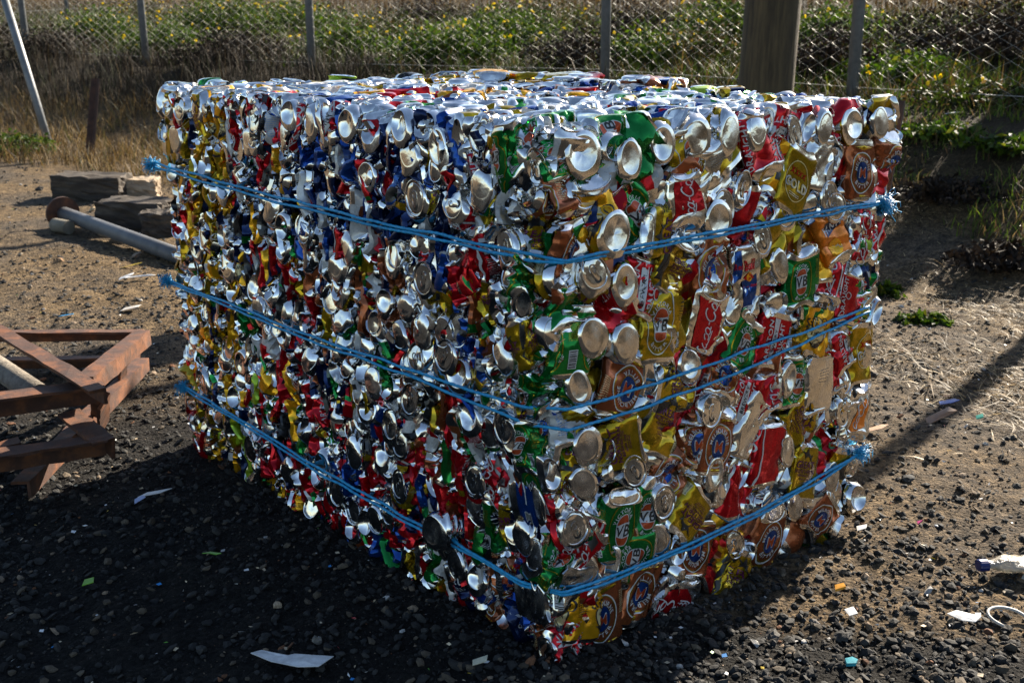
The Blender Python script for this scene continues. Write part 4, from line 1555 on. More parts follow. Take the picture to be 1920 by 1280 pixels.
# ------------------------------------------------------------------ the cans of the right face, read off the photograph
# (x, y in the photograph, mode, design, turn of the can in the face in degrees, options)
F_, LID, BAS = 'flat', 'lid', 'base'
RIGHT_CANS = [
    (1090, 292, BAS, 'vb_green', 20, dict(wide=1.08, d=6)), (1176, 300, BAS, 'vb_green', -10, dict(d=4)), (1242, 268, BAS, 'gn', 15, dict(d=2)),
    (1012, 318, LID, 'silver', 10, dict(wide=.62, d=0)), (1296, 290, F_, 'vb_gold', 205, dict(turn=.1)), (1282, 372, F_, 'coke_silver', 4, dict(ft=.7, fb=.9, axial=.72, d=6)),
    (1118, 398, F_, 'solo', 4, dict(fb=0, axial=.8, d=-2)), (1140, 438, BAS, 'solo', 25, dict(wide=1.05, d=12)), (1196, 398, F_, 'vb_green', 30, dict(d=-10)),
    (1252, 428, F_, 'gn', 82, dict(fb=.8, d=2)), (1342, 414, BAS, 'silver', 40, dict(wide=.85, d=10)), (1386, 352, LID, 'coke_red', -15, dict(d=4)),
    (1352, 388, LID, 'silver', 20, dict(wide=.8, d=0)), (1338, 312, F_, 'silver', 15, dict(ft=.9, axial=.7)), (1362, 228, BAS, 'silver', 0, dict(wide=.8, d=10)),
    (1305, 235, BAS, 'silver', 70, dict(wide=1.0, d=2)), (1428, 268, F_, 'carlton', 8, dict(turn=1.25, d=4)), (1470, 228, F_, 'carlton', 70, dict(axial=.75, d=-4)),
    (1486, 340, F_, 'xxxx', -28, dict(fb=.5, d=10, rum=1.4)), (1592, 228, F_, 'coke_red', -38, dict(d=-4)), (1536, 300, F_, 'silver', -12, dict(ft=1.0, axial=.8, d=2)),
    (1502, 252, F_, 'carlton', 12, dict(d=-8)), (1484, 248, LID, 'silver', 10, dict(wide=.6, d=2)), (1610, 318, F_, 'mb', -5, dict(axial=.85, d=4)), (1660, 300, F_, 'mb', -8, dict(turn=.8, d=0)),
    (1594, 204, BAS, 'vb_gold', 30, dict(wide=1.1, d=4)), (1542, 212, BAS, 'coke_red', -20, dict(d=4)), (1648, 202, BAS, 'silver', 15, dict(d=6)), (1512, 208, BAS, 'silver', -30, dict(wide=.7, d=2)),
    (1415, 222, BAS, 'carlton', 10, dict(wide=.8, d=2)), (1450, 205, F_, 'silver', 80, dict(axial=.7, d=-4)), (1548, 372, LID, 'silver', 10, dict(wide=.75, d=2)), (1562, 392, LID, 'fanta', 60, dict(wide=.8, d=6)),
    (1560, 440, F_, 'fanta', 12, dict(d=6, rum=1.6)), (1618, 432, F_, 'coke_silver', -8, dict(ft=.6, d=2)), (1640, 420, F_, 'coke_red', -10, dict(d=-6)), (1660, 250, F_, 'silver', 5, dict(ft=.9, axial=.7, d=-2)),
    (985, 262, F_, 'vb_green', 10, dict(turn=.9, axial=.75, d=-2)), (1035, 248, F_, 'vb_green', 100, dict(turn=.7, axial=.7, d=-6)), (1150, 250, F_, 'vb_green', 95, dict(turn=.6, axial=.7, d=-8)),
    (1108, 524, LID, 'gn', 25, dict(d=12, tab=1)), (1166, 535, BAS, 'carlton', 10, dict(wide=.9, d=6)), (1058, 522, BAS, 'gn', 30, dict(wide=1.0, d=-4)), (1265, 496, F_, 'gn', -25, dict(turn=.5, axial=.72, d=4)),
    (1334, 500, F_, 'mb', -8, dict(d=0, rum=3.4)), (1396, 524, F_, 'redbull', 2, dict(slim=.84, axial=1.05, turn=.15, d=8)), (1236, 604, F_, 'vb_gold', -6, dict(axial=.98, d=9, rum=1.7)),
    (1322, 602, F_, 'coke_silver', -20, dict(fb=.3, d=8, rum=1.6)), (1202, 540, F_, 'carlton', -22, dict(d=-6)), (1108, 632, BAS, 'vb_green', 18, dict(wide=.86, d=9)), (1168, 645, BAS, 'silver', 14, dict(wide=.88, d=10)),
    (1076, 640, F_, 'vb_green', -8, dict(turn=1.4, axial=.85, d=2)), (1040, 628, BAS, 'vb_green', 15, dict(wide=.7, d=0)), (1394, 642, F_, 'vb_green', -38, dict(axial=.78, d=4)), (992, 650, F_, 'gn', 12, dict(turn=1.0, axial=.75, d=0)),
    (1160, 730, F_, 'mb', 150, dict(axial=.86, d=6, rum=1.8)), (1082, 728, BAS, 'vb_green', 10, dict(d=6)), (1036, 728, F_, 'vb_green', 14, dict(turn=1.2, axial=.8, d=0)), (1262, 730, F_, 'gn', 75, dict(turn=.6, axial=.8, d=2)),
    (1456, 500, BAS, 'silver', 10, dict(wide=.66, d=6)), (1500, 522, F_, 'vb_green', 5, dict(d=9, rum=1.5, turn=-.25)), (1560, 512, F_, 'coke_red', -22, dict(axial=.85, d=2)), (1592, 556, F_, 'carlton', -18, dict(turn=1.6, axial=.75, d=6)),
    (1622, 512, F_, 'vb_green', -15, dict(turn=1.2, axial=.8, d=-2)), (1634, 470, BAS, 'silver', 5, dict(wide=.6, d=2)), (1446, 640, F_, 'carlton', -18, dict(d=5)), (1530, 612, F_, 'solo', -12, dict(d=5, axial=.9)),
    (1586, 650, F_, 'carlton', 20, dict(axial=.7, d=0)), (1612, 660, F_, 'xxxx', -4, dict(turn=.4, d=5, axial=.95)), (1570, 690, F_, 'coke_red', -4, dict(d=-3)), (1472, 712, BAS, 'vb_green', 4, dict(wide=.62, d=6)),
    (1490, 716, F_, 'vb_green', -4, dict(axial=.8, d=-3)), (1530, 722, F_, 'silver', 0, dict(d=6, rum=1.3, turn=.3)), (1608, 772, F_, 'silver_orange', -12, dict(d=5, rum=1.5, axial=.9)), (1578, 722, LID, 'dark', 10, dict(wide=.6, d=0)),
    (1572, 775, LID, 'silver', 10, dict(wide=.66, d=2)), (1156, 838, F_, 'gn', 100, dict(d=3, axial=.85)), (1100, 838, BAS, 'gn', 20, dict(d=8)), (1244, 788, F_, 'gn', -30, dict(d=5, axial=.92)),
    (1342, 828, F_, 'mb', -14, dict(d=9, rum=1.4, axial=.86)), (1302, 832, F_, 'mb', -6, dict(d=-2, axial=.8, turn=.2)), (1402, 796, F_, 'silver', -35, dict(turn=1.4, d=4, axial=.9)), (1436, 846, F_, 'coke_red', -8, dict(turn=1.5, d=7, rum=1.4)),
    (1330, 766, LID, 'mb', -10, dict(wide=.85, d=3)), (1030, 892, BAS, 'vb_green', 8, dict(wide=.8, d=6)), (1012, 850, F_, 'vb_green', -10, dict(turn=1.57, axial=.85, d=0)), (1186, 884, LID, 'vb_green', 25, dict(wide=.75, d=4)),
    (1090, 905, BAS, 'silver', 60, dict(wide=.8, d=2)), (1238, 938, LID, 'mb', 5, dict(wide=.9, d=9)), (1160, 985, F_, 'vb_green', -8, dict(turn=.0, d=5, axial=.92, rum=1.4)), (1210, 962, F_, 'vb_green', -8, dict(turn=.1, d=1, rum=1.4)),
    (1070, 1000, LID, 'coke_red', 5, dict(d=10)), (1098, 1022, F_, 'coke_red', -30, dict(d=-2, axial=.9)), (1290, 960, F_, 'gn', 130, dict(d=4, axial=.75)), (1232, 1008, BAS, 'solo', 30, dict(wide=.8, d=0)),
    (1386, 918, F_, 'coke_red', -25, dict(turn=.9, axial=.85, d=1)), (1304, 1035, F_, 'mb', 165, dict(d=0, axial=.9, rum=1.5)), (1332, 890, BAS, 'silver', -10, dict(wide=.75, d=4)), (1254, 880, F_, 'mb', 20, dict(axial=.75, d=-3)),
    (1470, 844, BAS, 'silver', 12, dict(wide=.62, d=6)), (1506, 880, F_, 'gn', -18, dict(d=6, axial=.9, rum=1.5)), (1500, 788, F_, 'gn', -60, dict(axial=.8, d=2)), (1556, 895, BAS, 'silver', 8, dict(wide=.66, d=4)),
    (1486, 950, BAS, 'silver', 8, dict(wide=.72, d=7)), (1598, 934, BAS, 'dark', 10, dict(wide=.92, d=16)), (1536, 968, F_, 'mb', -52, dict(d=9, axial=.8, rum=1.6)), (1438, 1004, F_, 'mb', -4, dict(d=6, rum=1.3)),
    (1376, 1024, LID, 'gn', 10, dict(d=0)), (1372, 1080, F_, 'gn', -28, dict(d=12, axial=.84, rum=1.5)), (1474, 1046, BAS, 'silver', 50, dict(wide=.8, d=0)), (1260, 1128, F_, 'coke_silver', 68, dict(d=10, rum=1.5)),
    (1128, 1150, F_, 'mb', 8, dict(d=5, rum=1.5)), (1198, 1110, F_, 'mb', 172, dict(d=3, rum=1.5)), (1044, 1066, F_, 'vb_green', 60, dict(axial=.7, d=5, turn=.5)), (1090, 1074, BAS, 'vb_green', 30, dict(wide=.9, d=4)),
    (1092, 1140, F_, 'solo', -14, dict(turn=1.55, d=2, axial=.85)), (1070, 1206, F_, 'carlton', 95, dict(axial=.75, d=4, turn=.3)), (1012, 1150, BAS, 'silver', 12, dict(wide=.6, d=2)), (1180, 1046, F_, 'vb_green', 78, dict(d=2, axial=.8)),
    (1548, 930, F_, 'mb', 30, dict(axial=.7, d=-4)), (1600, 868, BAS, 'cola_blue', 10, dict(wide=.7, d=0)), (1425, 450, LID, 'cola_blue', 20, dict(wide=.8, d=2)), (1470, 405, LID, 'redbull', 50, dict(wide=.8, d=2)),
    (1290, 690, BAS, 'coke_silver', 10, dict(wide=.8, d=5)), (1360, 700, F_, 'mb', -25, dict(axial=.75, d=-3)), (1400, 748, F_, 'carlton', -30, dict(axial=.75, d=-2)), (1440, 735, F_, 'coke_red', 5, dict(axial=.7, d=-1)),
    (1635, 590, BAS, 'silver', -40, dict(wide=.6, d=12)), (1010, 960, BAS, 'cola_blue', 10, dict(wide=.6, d=0)), (1004, 540, F_, 'vb_green', -35, dict(turn=1.2, axial=.8, d=-2)), (1345, 540, BAS, 'mb', 10, dict(wide=.6, d=-2)),
]
CR = np.random.default_rng(77)


def can_set(face, s, t, mode, design, psi, o, tilt=9.0, res=34, prio=None, scale=1.0):
    r = CR
    base_mode = mode
    flat_ = mode in ('flat', 'edge')
    if mode == 'flat':
        cr = Crush(r, flat=o.get('flat', r.uniform(.86, .97)), thick=r.uniform(9, 13), endflat=r.uniform(.5, .8), axial=o.get('axial', r.uniform(.82, .95)), fold_top=o.get('ft', r.choice([0, 0, .5, .9])),
                   fold_bot=o.get('fb', r.choice([0, 0, .5, .8])), rumple=o.get('rum', r.uniform(1.6, 2.4)) * 1.6, wide=o.get('wide', 1.0) * r.uniform(.86, .98), twist=r.uniform(-.12, .12), dent=3, slim=o.get('slim', 1.0))
        depth = -8.5
        turn = o.get('turn', r.uniform(-.35, .35))
    elif mode in ('lid', 'base'):
        w = o.get('wide', r.uniform(.7, 1.05)) * r.uniform(.82, 1.0)
        cr = Crush(r, flat=r.uniform(.15, .4), thick=20, endflat=r.uniform(.0, .12), axial=r.uniform(.27, .36), rumple=r.uniform(1.6, 2.6), wide=w, waves=r.choice([2, 3]), twist=r.uniform(-.5, .5), dent=r.choice([1, 2, 3, 5]))
        depth = -18.5 if mode == 'base' else -19.5
        turn = r.uniform(0, 6.28)
    elif mode == 'edge':
        cr = Crush(r, flat=r.uniform(.86, .97), thick=r.uniform(5, 9), endflat=r.uniform(.7, .92), axial=r.uniform(.5, .85), fold_top=r.choice([0, 0, .7, 1.1]), fold_bot=r.choice([0, 0, .7, 1.1]), rumple=r.uniform(3.5, 6.0), wide=r.uniform(.8, .95), twist=r.uniform(-.45, .45), dent=4)
        depth = -36.0
        turn = r.uniform(0, 6.28)
    else:
        cr = Crush(r, flat=r.uniform(.55, .75), thick=12, endflat=r.uniform(.28, .5), axial=r.uniform(.34, .46), rumple=r.uniform(2.4, 3.8), wide=r.uniform(.74, .9), waves=r.choice([0, 2, 3]), twist=r.uniform(-.5, .5), dent=r.choice([1, 2, 4]))
        depth = -29.0
        turn = r.uniform(0, 6.28)
    depth = (depth + o.get('d', r.uniform(-5, 5))) * 0.001
    if face is LEFT or face is RIGHT:
        t = min(t, 0.945 if flat_ and mode == 'edge' else 0.955)
    elif face is TOPF:
        s, t = min(max(s, .035), .965), min(max(t, .055), .945)
    # the bale's edges are rounded off
    e = min(s, 1 - s)
    if e < 0.05:
        depth -= 0.014 * (1 - max(e, 0) / 0.05)
    e = min(t, 1 - t)
    if e < 0.06:
        depth -= 0.012 * (1 - max(e, 0) / 0.06)
    tl = (R(r.normal((-17 if face is LEFT else -9) if (not flat_ and face is not TOPF) else 0, tilt * .6)), R(r.normal(0, tilt * .5)))
    add_can(face, s, t, depth, mode, R(psi), tl, cr, design, turn, res, mode in ('lid', 'edgelid'), o.get('label'), prio, True, max(0.0, o.get('d', 0) - 8) * 0.001)


for px, py, md, ds, psi, o in RIGHT_CANS:
    s, t = face_st(RIGHT, px, py)
    if s < 0.03 and md == F_:
        o = dict(o, rum=4.5, axial=.62, d=o.get('d', 0) - 6)
    can_set(RIGHT, s, t, md, ds, psi, o, prio=2.0, res=44)

ALLD = ['vb_green', 'vb_gold', 'gn', 'mb', 'coke_red', 'coke_silver', 'redbull', 'solo', 'xxxx', 'fanta', 'carlton', 'cc', 'cola_blue', 'dark', 'silver_orange', 'silver', 'lime', 'white']
# a second layer behind, filling the gaps
for i in range(13):
    for j in range(11):
        s, t = .06 + .90 * (i + .5 + CR.uniform(-.3, .3)) / 13, (j + .5 + CR.uniform(-.3, .3)) / 11
        md = CR.choice(['flat', 'flat', 'lid', 'base'])
        ds = CR.choice(['vb_green', 'gn', 'mb', 'coke_red', 'silver', 'silver', 'carlton', 'silver', 'solo'])
        can_set(RIGHT, s, t, md, ds, CR.uniform(0, 360), dict(d=-9 + CR.uniform(-4, 4)), 16, 26, 0.02)

# ------------------------------------------------------------------ left face: squeezed edge-on; ends read off the photograph first
EL, EB = 'edgelid', 'edgebase'
LEFT_CANS = [
    (296, 190, EB, 'silver', 0), (320, 208, EL, 'gn', 0), (346, 212, EL, 'xxxx', 0), (306, 252, EL, 'solo', 0), (332, 262, EB, 'xxxx', 0), (372, 192, 'edge', 'gn', 0), (392, 225, 'edge', 'solo', 3), (414, 235, 'edge', 'solo', -3),
    (440, 238, 'edge', 'coke_red', 0), (480, 228, EL, 'silver', 0), (506, 215, 'edge', 'white', 0), (560, 225, 'edge', 'coke_red', 4), (587, 215, BAS, 'silver', 10, dict(wide=.8)), (546, 205, EB, 'cola_blue', 0), (614, 205, 'edge', 'carlton', 0),
    (640, 300, 'edge', 'white', 2), (655, 210, EB, 'silver', 0), (692, 338, EB, 'cola_blue', 0), (756, 238, BAS, 'cc', 12, dict(wide=.74)), (772, 308, EB, 'cc', 10), (698, 265, EB, 'cc', 5), (786, 372, LID, 'gn', 0, dict(wide=.8)),
    (832, 290, EB, 'cola_blue', 15), (850, 220, 'edge', 'cola_blue', 20), (905, 262, 'edge', 'cc', 10), (870, 235, 'edge', 'silver', -10), (938, 250, 'edge', 'gn', 0), (958, 280, 'edge', 'vb_green', 8), (905, 360, EB, 'silver', -8),
    (730, 290, 'edge', 'cc', 6), (744, 340, 'edge', 'cc', 2), (862, 400, EL, 'coke_red', 10), (848, 350, 'edge', 'carlton', 15), (372, 470, EB, 'solo', 0), (398, 440, 'edge', 'xxxx', 2), (452, 500, 'edge', 'solo', 3), (445, 535, 'edge', 'solo', 0),
    (490, 588, BAS, 'silver', 10, dict(wide=.74)), (652, 470, EB, 'silver', 12), (570, 440, EL, 'coke_red', 8), (630, 455, 'edge', 'coke_red', 0), (740, 490, BAS, 'silver', 5, dict(wide=.7)), (708, 615, EB, 'silver', 5), (752, 628, EB, 'silver', 8),
    (800, 525, LID, 'gn', 10, dict(wide=.78)), (835, 620, EB, 'silver', 10), (840, 680, LID, 'gn', -15, dict(wide=.8)), (886, 500, 'edge', 'carlton', 4), (905, 480, 'edge', 'coke_red', 8), (958, 475, LID, 'mb', 5, dict(wide=.66)),
    (862, 712, BAS, 'silver', 8, dict(wide=.9)), (900, 680, 'edge', 'gn', 10), (985, 645, 'edge', 'gn', 6), (962, 610, 'edge', 'coke_red', -8), (786, 682, LID, 'silver', 10, dict(wide=.7)), (706, 722, EB, 'coke_red', 6),
    (772, 752, LID, 'gn', -8, dict(wide=.82)), (735, 802, LID, 'silver', 0, dict(wide=.66)), (690, 775, EB, 'silver', -10), (756, 842, EL, 'coke_red', 0), (752, 915, LID, 'gn', 0, dict(wide=.76)), (892, 800, BAS, 'coke_red', 10, dict(wide=.86)),
    (948, 800, LID, 'mb', 0, dict(wide=.7)), (968, 825, BAS, 'silver', 20, dict(wide=.8)), (894, 905, LID, 'carlton', 0, dict(wide=.74)), (840, 1000, BAS, 'silver', 20, dict(wide=1.0, d=26)), (920, 985, 'edge', 'vb_green', 2), (948, 980, 'edge', 'gn', 8),
    (720, 862, EB, 'silver', 0), (625, 880, 'edge', 'cola_blue', 8), (985, 1010, EB, 'cola_blue', 0), (978, 900, 'edge', 'mb', 0), (930, 900, 'edge', 'coke_red', 5), (865, 880, 'edge', 'carlton', 0), (600, 770, 'edge', 'carlton', 20), (555, 740, 'edge', 'coke_red', 5),
    (660, 1000, EB, 'silver', 0), (735, 965, EL, 'vb_gold', 0), (860, 1075, 'edge', 'cc', 10), (900, 1100, EB, 'cola_blue', 10), (385, 720, LID, 'solo', 30, dict(wide=.8)), (395, 590, 'edge', 'gn', 0), (480, 730, 'edge', 'lime', 0),
]
for e in LEFT_CANS:
    s, t = face_st(LEFT, e[0], e[1])
    can_set(LEFT, s, t, e[2], e[3], e[4], dict(dict(d=CR.uniform(2, 9)), **(e[5] if len(e) > 5 else {})), 10, 32, prio=1.0 if s > .25 else .55)


def left_design(s, t):
    u = CR.uniform()
    if s < .10:
        return CR.choice(['silver', 'silver', 'gn', 'gn', 'solo', 'xxxx', 'carlton', 'dark'])
    if s < .24:
        return CR.choice(['solo', 'xxxx', 'gn', 'solo', 'silver', 'cc', 'lime' if t < .5 else 'xxxx', 'silver', 'vb_gold'])
    if s < .42:
        return CR.choice(['coke_red', 'dark', 'silver', 'white', 'carlton', 'dark', 'vb_green', 'solo', 'cc', 'coke_red', 'dark'])
    if s < .86 and t > .70:
        return CR.choice(['cc', 'cola_blue', 'cc', 'silver', 'cola_blue', 'carlton', 'white', 'cc'])
    if s < .7 and t < .35:
        return CR.choice(['cc', 'coke_red', 'silver', 'carlton', 'cola_blue', 'dark', 'coke_red', 'vb_green', 'silver'])
    if s > .88 and t > .5:
        return CR.choice(['vb_green', 'vb_green', 'silver', 'gn', 'mb', 'white'])
    return CR.choice(['coke_red', 'silver', 'dark', 'carlton', 'mb', 'gn', 'cola_blue', 'vb_green', 'silver', 'white', 'mb', 'cc', 'coke_red'])


def fill_edge(face, ncol, len_mm, design, p_end, d0, prio, hgt, res=24, width=1.1):
    for i in range(ncol):
        t = CR.uniform(-.06, 0.0)
        while t < 1.0:
            end = CR.uniform() < p_end
            L = CR.uniform(*(len_mm[1] if end else len_mm[0])) / 1000 / hgt
            s = (i + .5 + CR.uniform(-.3, .3)) / ncol
            tc = t + L / 2
            t += L * 0.93
            if tc > 1.0 or tc < 0:
                continue
            md = CR.choice([EL, EB, EB]) if end else 'edge'
            can_set(face, s, tc, md, design(s, tc), CR.normal(0, 11), dict(d=d0 + CR.uniform(-7, 6)), 15, res, prio(s, tc))


fill_edge(LEFT, 60, ((58, 104), (40, 56)), left_design, .22, -1, lambda s, t: .12 + .42 * s, .757)
fill_edge(LEFT, 40, ((64, 104), (46, 58)), left_design, .25, -9, lambda s, t: .015, .757, 20)


def top_design(s, t):
    if s < .3:
        return CR.choice(['solo', 'gn', 'silver', 'silver', 'xxxx', 'silver', 'white'])
    if s < .62:
        return CR.choice(['silver', 'silver', 'cola_blue', 'coke_red', 'silver', 'white', 'solo', 'mb'])
    return CR.choice(['vb_green', 'silver', 'silver', 'cola_blue', 'silver', 'gn', 'white', 'coke_silver'])


fill_edge(TOPF, 48, ((66, 110), (46, 58)), top_design, .22, -1, lambda s, t: .05, .70, 20)
fill_edge(TOPF, 20, ((78, 118), (46, 58)), top_design, .2, -28, lambda s, t: .01, .70, 18)
# hidden sides, so that the bale stays whole from a step aside
for fc in (BACK, FARL):
    fill_edge(fc, 22, ((78, 118), (46, 58)), lambda s, t: CR.choice(ALLD), .3, 0, lambda s, t: .005, .757, 16)
# raised pile along the far left rim of the top
for k in range(26):
    s, t = CR.uniform(0.0, .62), CR.uniform(.80, .99)
    can_set(TOPF, s, t, CR.choice(['flat', 'flat', 'base', 'edge']), top_design(s, t), CR.uniform(0, 360), dict(d=CR.uniform(8, 22)), 8, 24, .06)

# ------------------------------------------------------------------ build: the 300 that show largest are parts, the rest one mass
order = sorted(range(len(CANS)), key=lambda k: -CANS[k]['prio'])
USED = {}
M_PRINT = INKM


def face_words(c):
    return WORDS[c['design']]


for rank, k in enumerate(order):
    c = CANS[k]
    pr = PRINTS.get(c['design'])
    if rank < 300:
        V, F, mi = can_mesh(c['cr'], BASECOL[c['design']], c['res'])
        me = mesh_np('can', V, [F], INKM, mi, smooth=True)
        finish(me)
        o = link('can', me, bale)
        Mx = Matrix(np.vstack([np.hstack([c['M'], (c['p'] - bale_o)[:, None]]), [0, 0, 0, 1]]).tolist())
        o.matrix_local = Mx
        o['label'] = 'crushed ' + WORDS[c['design']] + (', lid end outwards' if c['lid'] else '')
        if pr is not None:
            v, f, m_ = print_mesh(c['cr'], pr, c['turn'])
            q = link('lettering', mesh_np('lettering', v, [f], INKM, m_, smooth=True), o)
            q['kind'] = 'stuff'
        if c['lid']:
            v, f, vm, fm = lid_extras(c['cr'], CR)
            me = mesh_np('pull_tab', v, [f], [INKM[MI['alu']]], smooth=True)
            finish(me, .8)
            link('pull_tab', me, o)
            link('mouth', mesh_np('mouth', vm, [fm], [INKM[MI['black']]]), o)  # black disc paints the darkness inside the open hole
    else:
        full = c['prio'] >= 0.04
        rows = None if full else ROWS_LOW
        nt_ = 28 if full else min(c['res'], 20)
        V, F, mi = can_mesh(c['cr'], BASECOL[c['design']], nt_, rows=rows)
        MASS['V'].append(V @ c['M'].T + (c['p'] - bale_o))
        MASS['F'].append(F + MASS['n'])
        nr_ = len(mi) // nt_
        col = np.tile(np.arange(nt_), nr_)
        rowi = np.repeat(np.arange(nr_), nt_)
        own = mi == MI[BASECOL[c['design']]]
        r0, r1 = (np.flatnonzero(own).min() // nt_, np.flatnonzero(own).max() // nt_) if own.any() else (0, 1)
        if BASECOL[c['design']] == 'alu':
            r0, r1 = int(nr_ * .3), int(nr_ * .6)
        for _ in range(CR.integers(2, 6)):                     # printed panels, bands and seams
            acc = MI[CR.choice(['white', 'black', 'alu', 'red', 'black', 'green', 'navy', 'gold', 'brown', 'black'])]
            w0, w1 = CR.integers(0, nt_), CR.integers(2, 6)
            q0 = CR.integers(r0, max(r0 + 1, r1 - 2))
            q1 = q0 + CR.integers(1, 7)
            mi = np.where((((col - w0) % nt_) < w1) & (rowi >= q0) & (rowi < q1) & (rowi > r0) & (rowi < r1), acc, mi)
        MASS.setdefault('m', []).append(mi)
        MASS['n'] += len(V)
me = mesh_np('crushed_cans', np.concatenate(MASS['V']), [np.concatenate(MASS['F'])], INKM, np.concatenate(MASS['m']), smooth=True)
finish(me)
tag(link('crushed_cans', me, bale), kind='stuff')

# dark packed heart behind the cans
q = 0.045
cs = [BASE['L'], BASE['F'], BASE['R'], BASE['B'], TOP['L'], TOP['F'], TOP['R'], TOP['B']]
cen = sum(cs) / 8
V = [c + (cen - c) / np.linalg.norm((cen - c)[:2]) * q * 1.3 + np.array([0, 0, (-q if i > 3 else 0.01)]) - bale_o for i, c in enumerate(cs)]
tag(link('packed_core', mesh_np('packed_core', V, [[[3, 2, 1, 0], [4, 5, 6, 7], [0, 1, 5, 4], [1, 2, 6, 5], [2, 3, 7, 6], [3, 0, 4, 7]]], [INKM[MI['grey']]]), bale), kind='stuff')


# ------------------------------------------------------------------ twine
def face_px(face, px, py, out):
    s, t = face_st(face, px, py)
    p, eu, ev, en = frame(face, s, t)
    return p + en * out


def twine(left, right, out=0.0105, rad=0.0023, label=None):
    pts = [face_px(LEFT, *q, out) for q in left] + [face_px(RIGHT, *q, out) for q in right]
    P = np.array(pts)
    # dense and slightly uneven
    d = np.concatenate([[0], np.cumsum(np.linalg.norm(np.diff(P, axis=0), axis=1))])
    u = np.linspace(0, d[-1], 460)
    Q = np.stack([np.interp(u, d, P[:, k]) for k in range(3)], 1)
    ker = np.exp(-np.linspace(-2, 2, 7) ** 2)
    ker /= ker.sum()
    Qs = np.stack([np.convolve(np.pad(Q[:, k], 3, mode='edge'), ker, 'valid') for k in range(3)], 1)
    Qs += np.stack([np.convolve(RNG.normal(0, 0.0034, 484), np.hanning(25) / 12, 'valid') for _ in range(3)], 1)[:460]
    a = np.linspace(0, 760, 460)
    V, F, C = tube_np(Qs - bale_o, rad * (1 + 0.16 * np.sin(a)), 8)
    o = link('twine', mesh_np('twine', V, [F, C], [M_TWINE], smooth=True), bale)
    if label:
        o['label'] = label
    return o


TW = [
    ([(292, 304), (520, 366), (760, 424), (900, 455), (1000, 476)], [(1050, 486), (1180, 462), (1340, 432), (1520, 398), (1662, 374)], 'upper blue twine, higher strand'),
    ([(296, 312), (520, 376), (760, 433), (900, 463), (1000, 484)], [(1050, 490), (1180, 470), (1340, 440), (1520, 406), (1660, 378)], 'upper blue twine, lower strand'),
    ([(316, 520), (420, 560), (580, 624), (760, 684), (900, 732), (1000, 760)], [(1050, 766), (1180, 730), (1340, 674), (1500, 620), (1622, 572)], 'middle blue twine, higher strand'),
    ([(316, 524), (420, 566), (580, 632), (760, 694), (900, 752), (1000, 792)], [(1056, 803), (1180, 766), (1340, 710), (1500, 640), (1622, 580)], 'middle blue twine, lower strand'),
    ([(346, 716), (470, 790), (620, 882), (760, 960), (900, 1032), (990, 1086)], [(1050, 1106), (1120, 1082), (1240, 1034), (1400, 962), (1520, 894), (1612, 840)], 'bottom blue twine, higher strand'),
    ([(344, 721), (470, 797), (620, 890), (760, 968), (900, 1040), (990, 1094)], [(1050, 1112), (1120, 1090), (1240, 1042), (1400, 970), (1520, 902), (1610, 846)], 'bottom blue twine, lower strand'),
]
for l, r_, lab in TW:
    twine(l, r_, label=lab)
for fc, px, py, sgn, ln in ((LEFT, 292, 305, -1, .012), (LEFT, 320, 522, -1, .006), (LEFT, 348, 719, -1, .007), (RIGHT, 1652, 377, 1, .028), (RIGHT, 1606, 842, 1, .018)  ):
    s, t = face_st(fc, px, py)
    p, eu, ev, en = frame(fc, s, t)
    p = p + en * 0.012
    paths = []
    for k in range(150):
        d = eu * sgn * RNG.uniform(.5, 1.2) + ev * RNG.normal(-.25, .22) + en * RNG.normal(.02, .18)
        d = d / np.linalg.norm(d) * ln * RNG.uniform(.25, 1.0) ** .7
        b0 = p - bale_o - eu * sgn * .012 + RNG.normal(0, .003, 3)
        bend = RNG.normal(0, .005, 3)
        paths.append([b0, b0 + d * .45 + bend, b0 + d * .8 + bend * 1.2, b0 + d + bend + np.array([0, 0, -0.004]) + RNG.normal(0, .003, 3)])
    V, F = multi_tube(paths, 0.0006, 4)
    tag(link('frayed_twine_end', mesh_np('frayed_twine_end', V, [F], [M_TWINE], smooth=True), bale), kind='stuff')


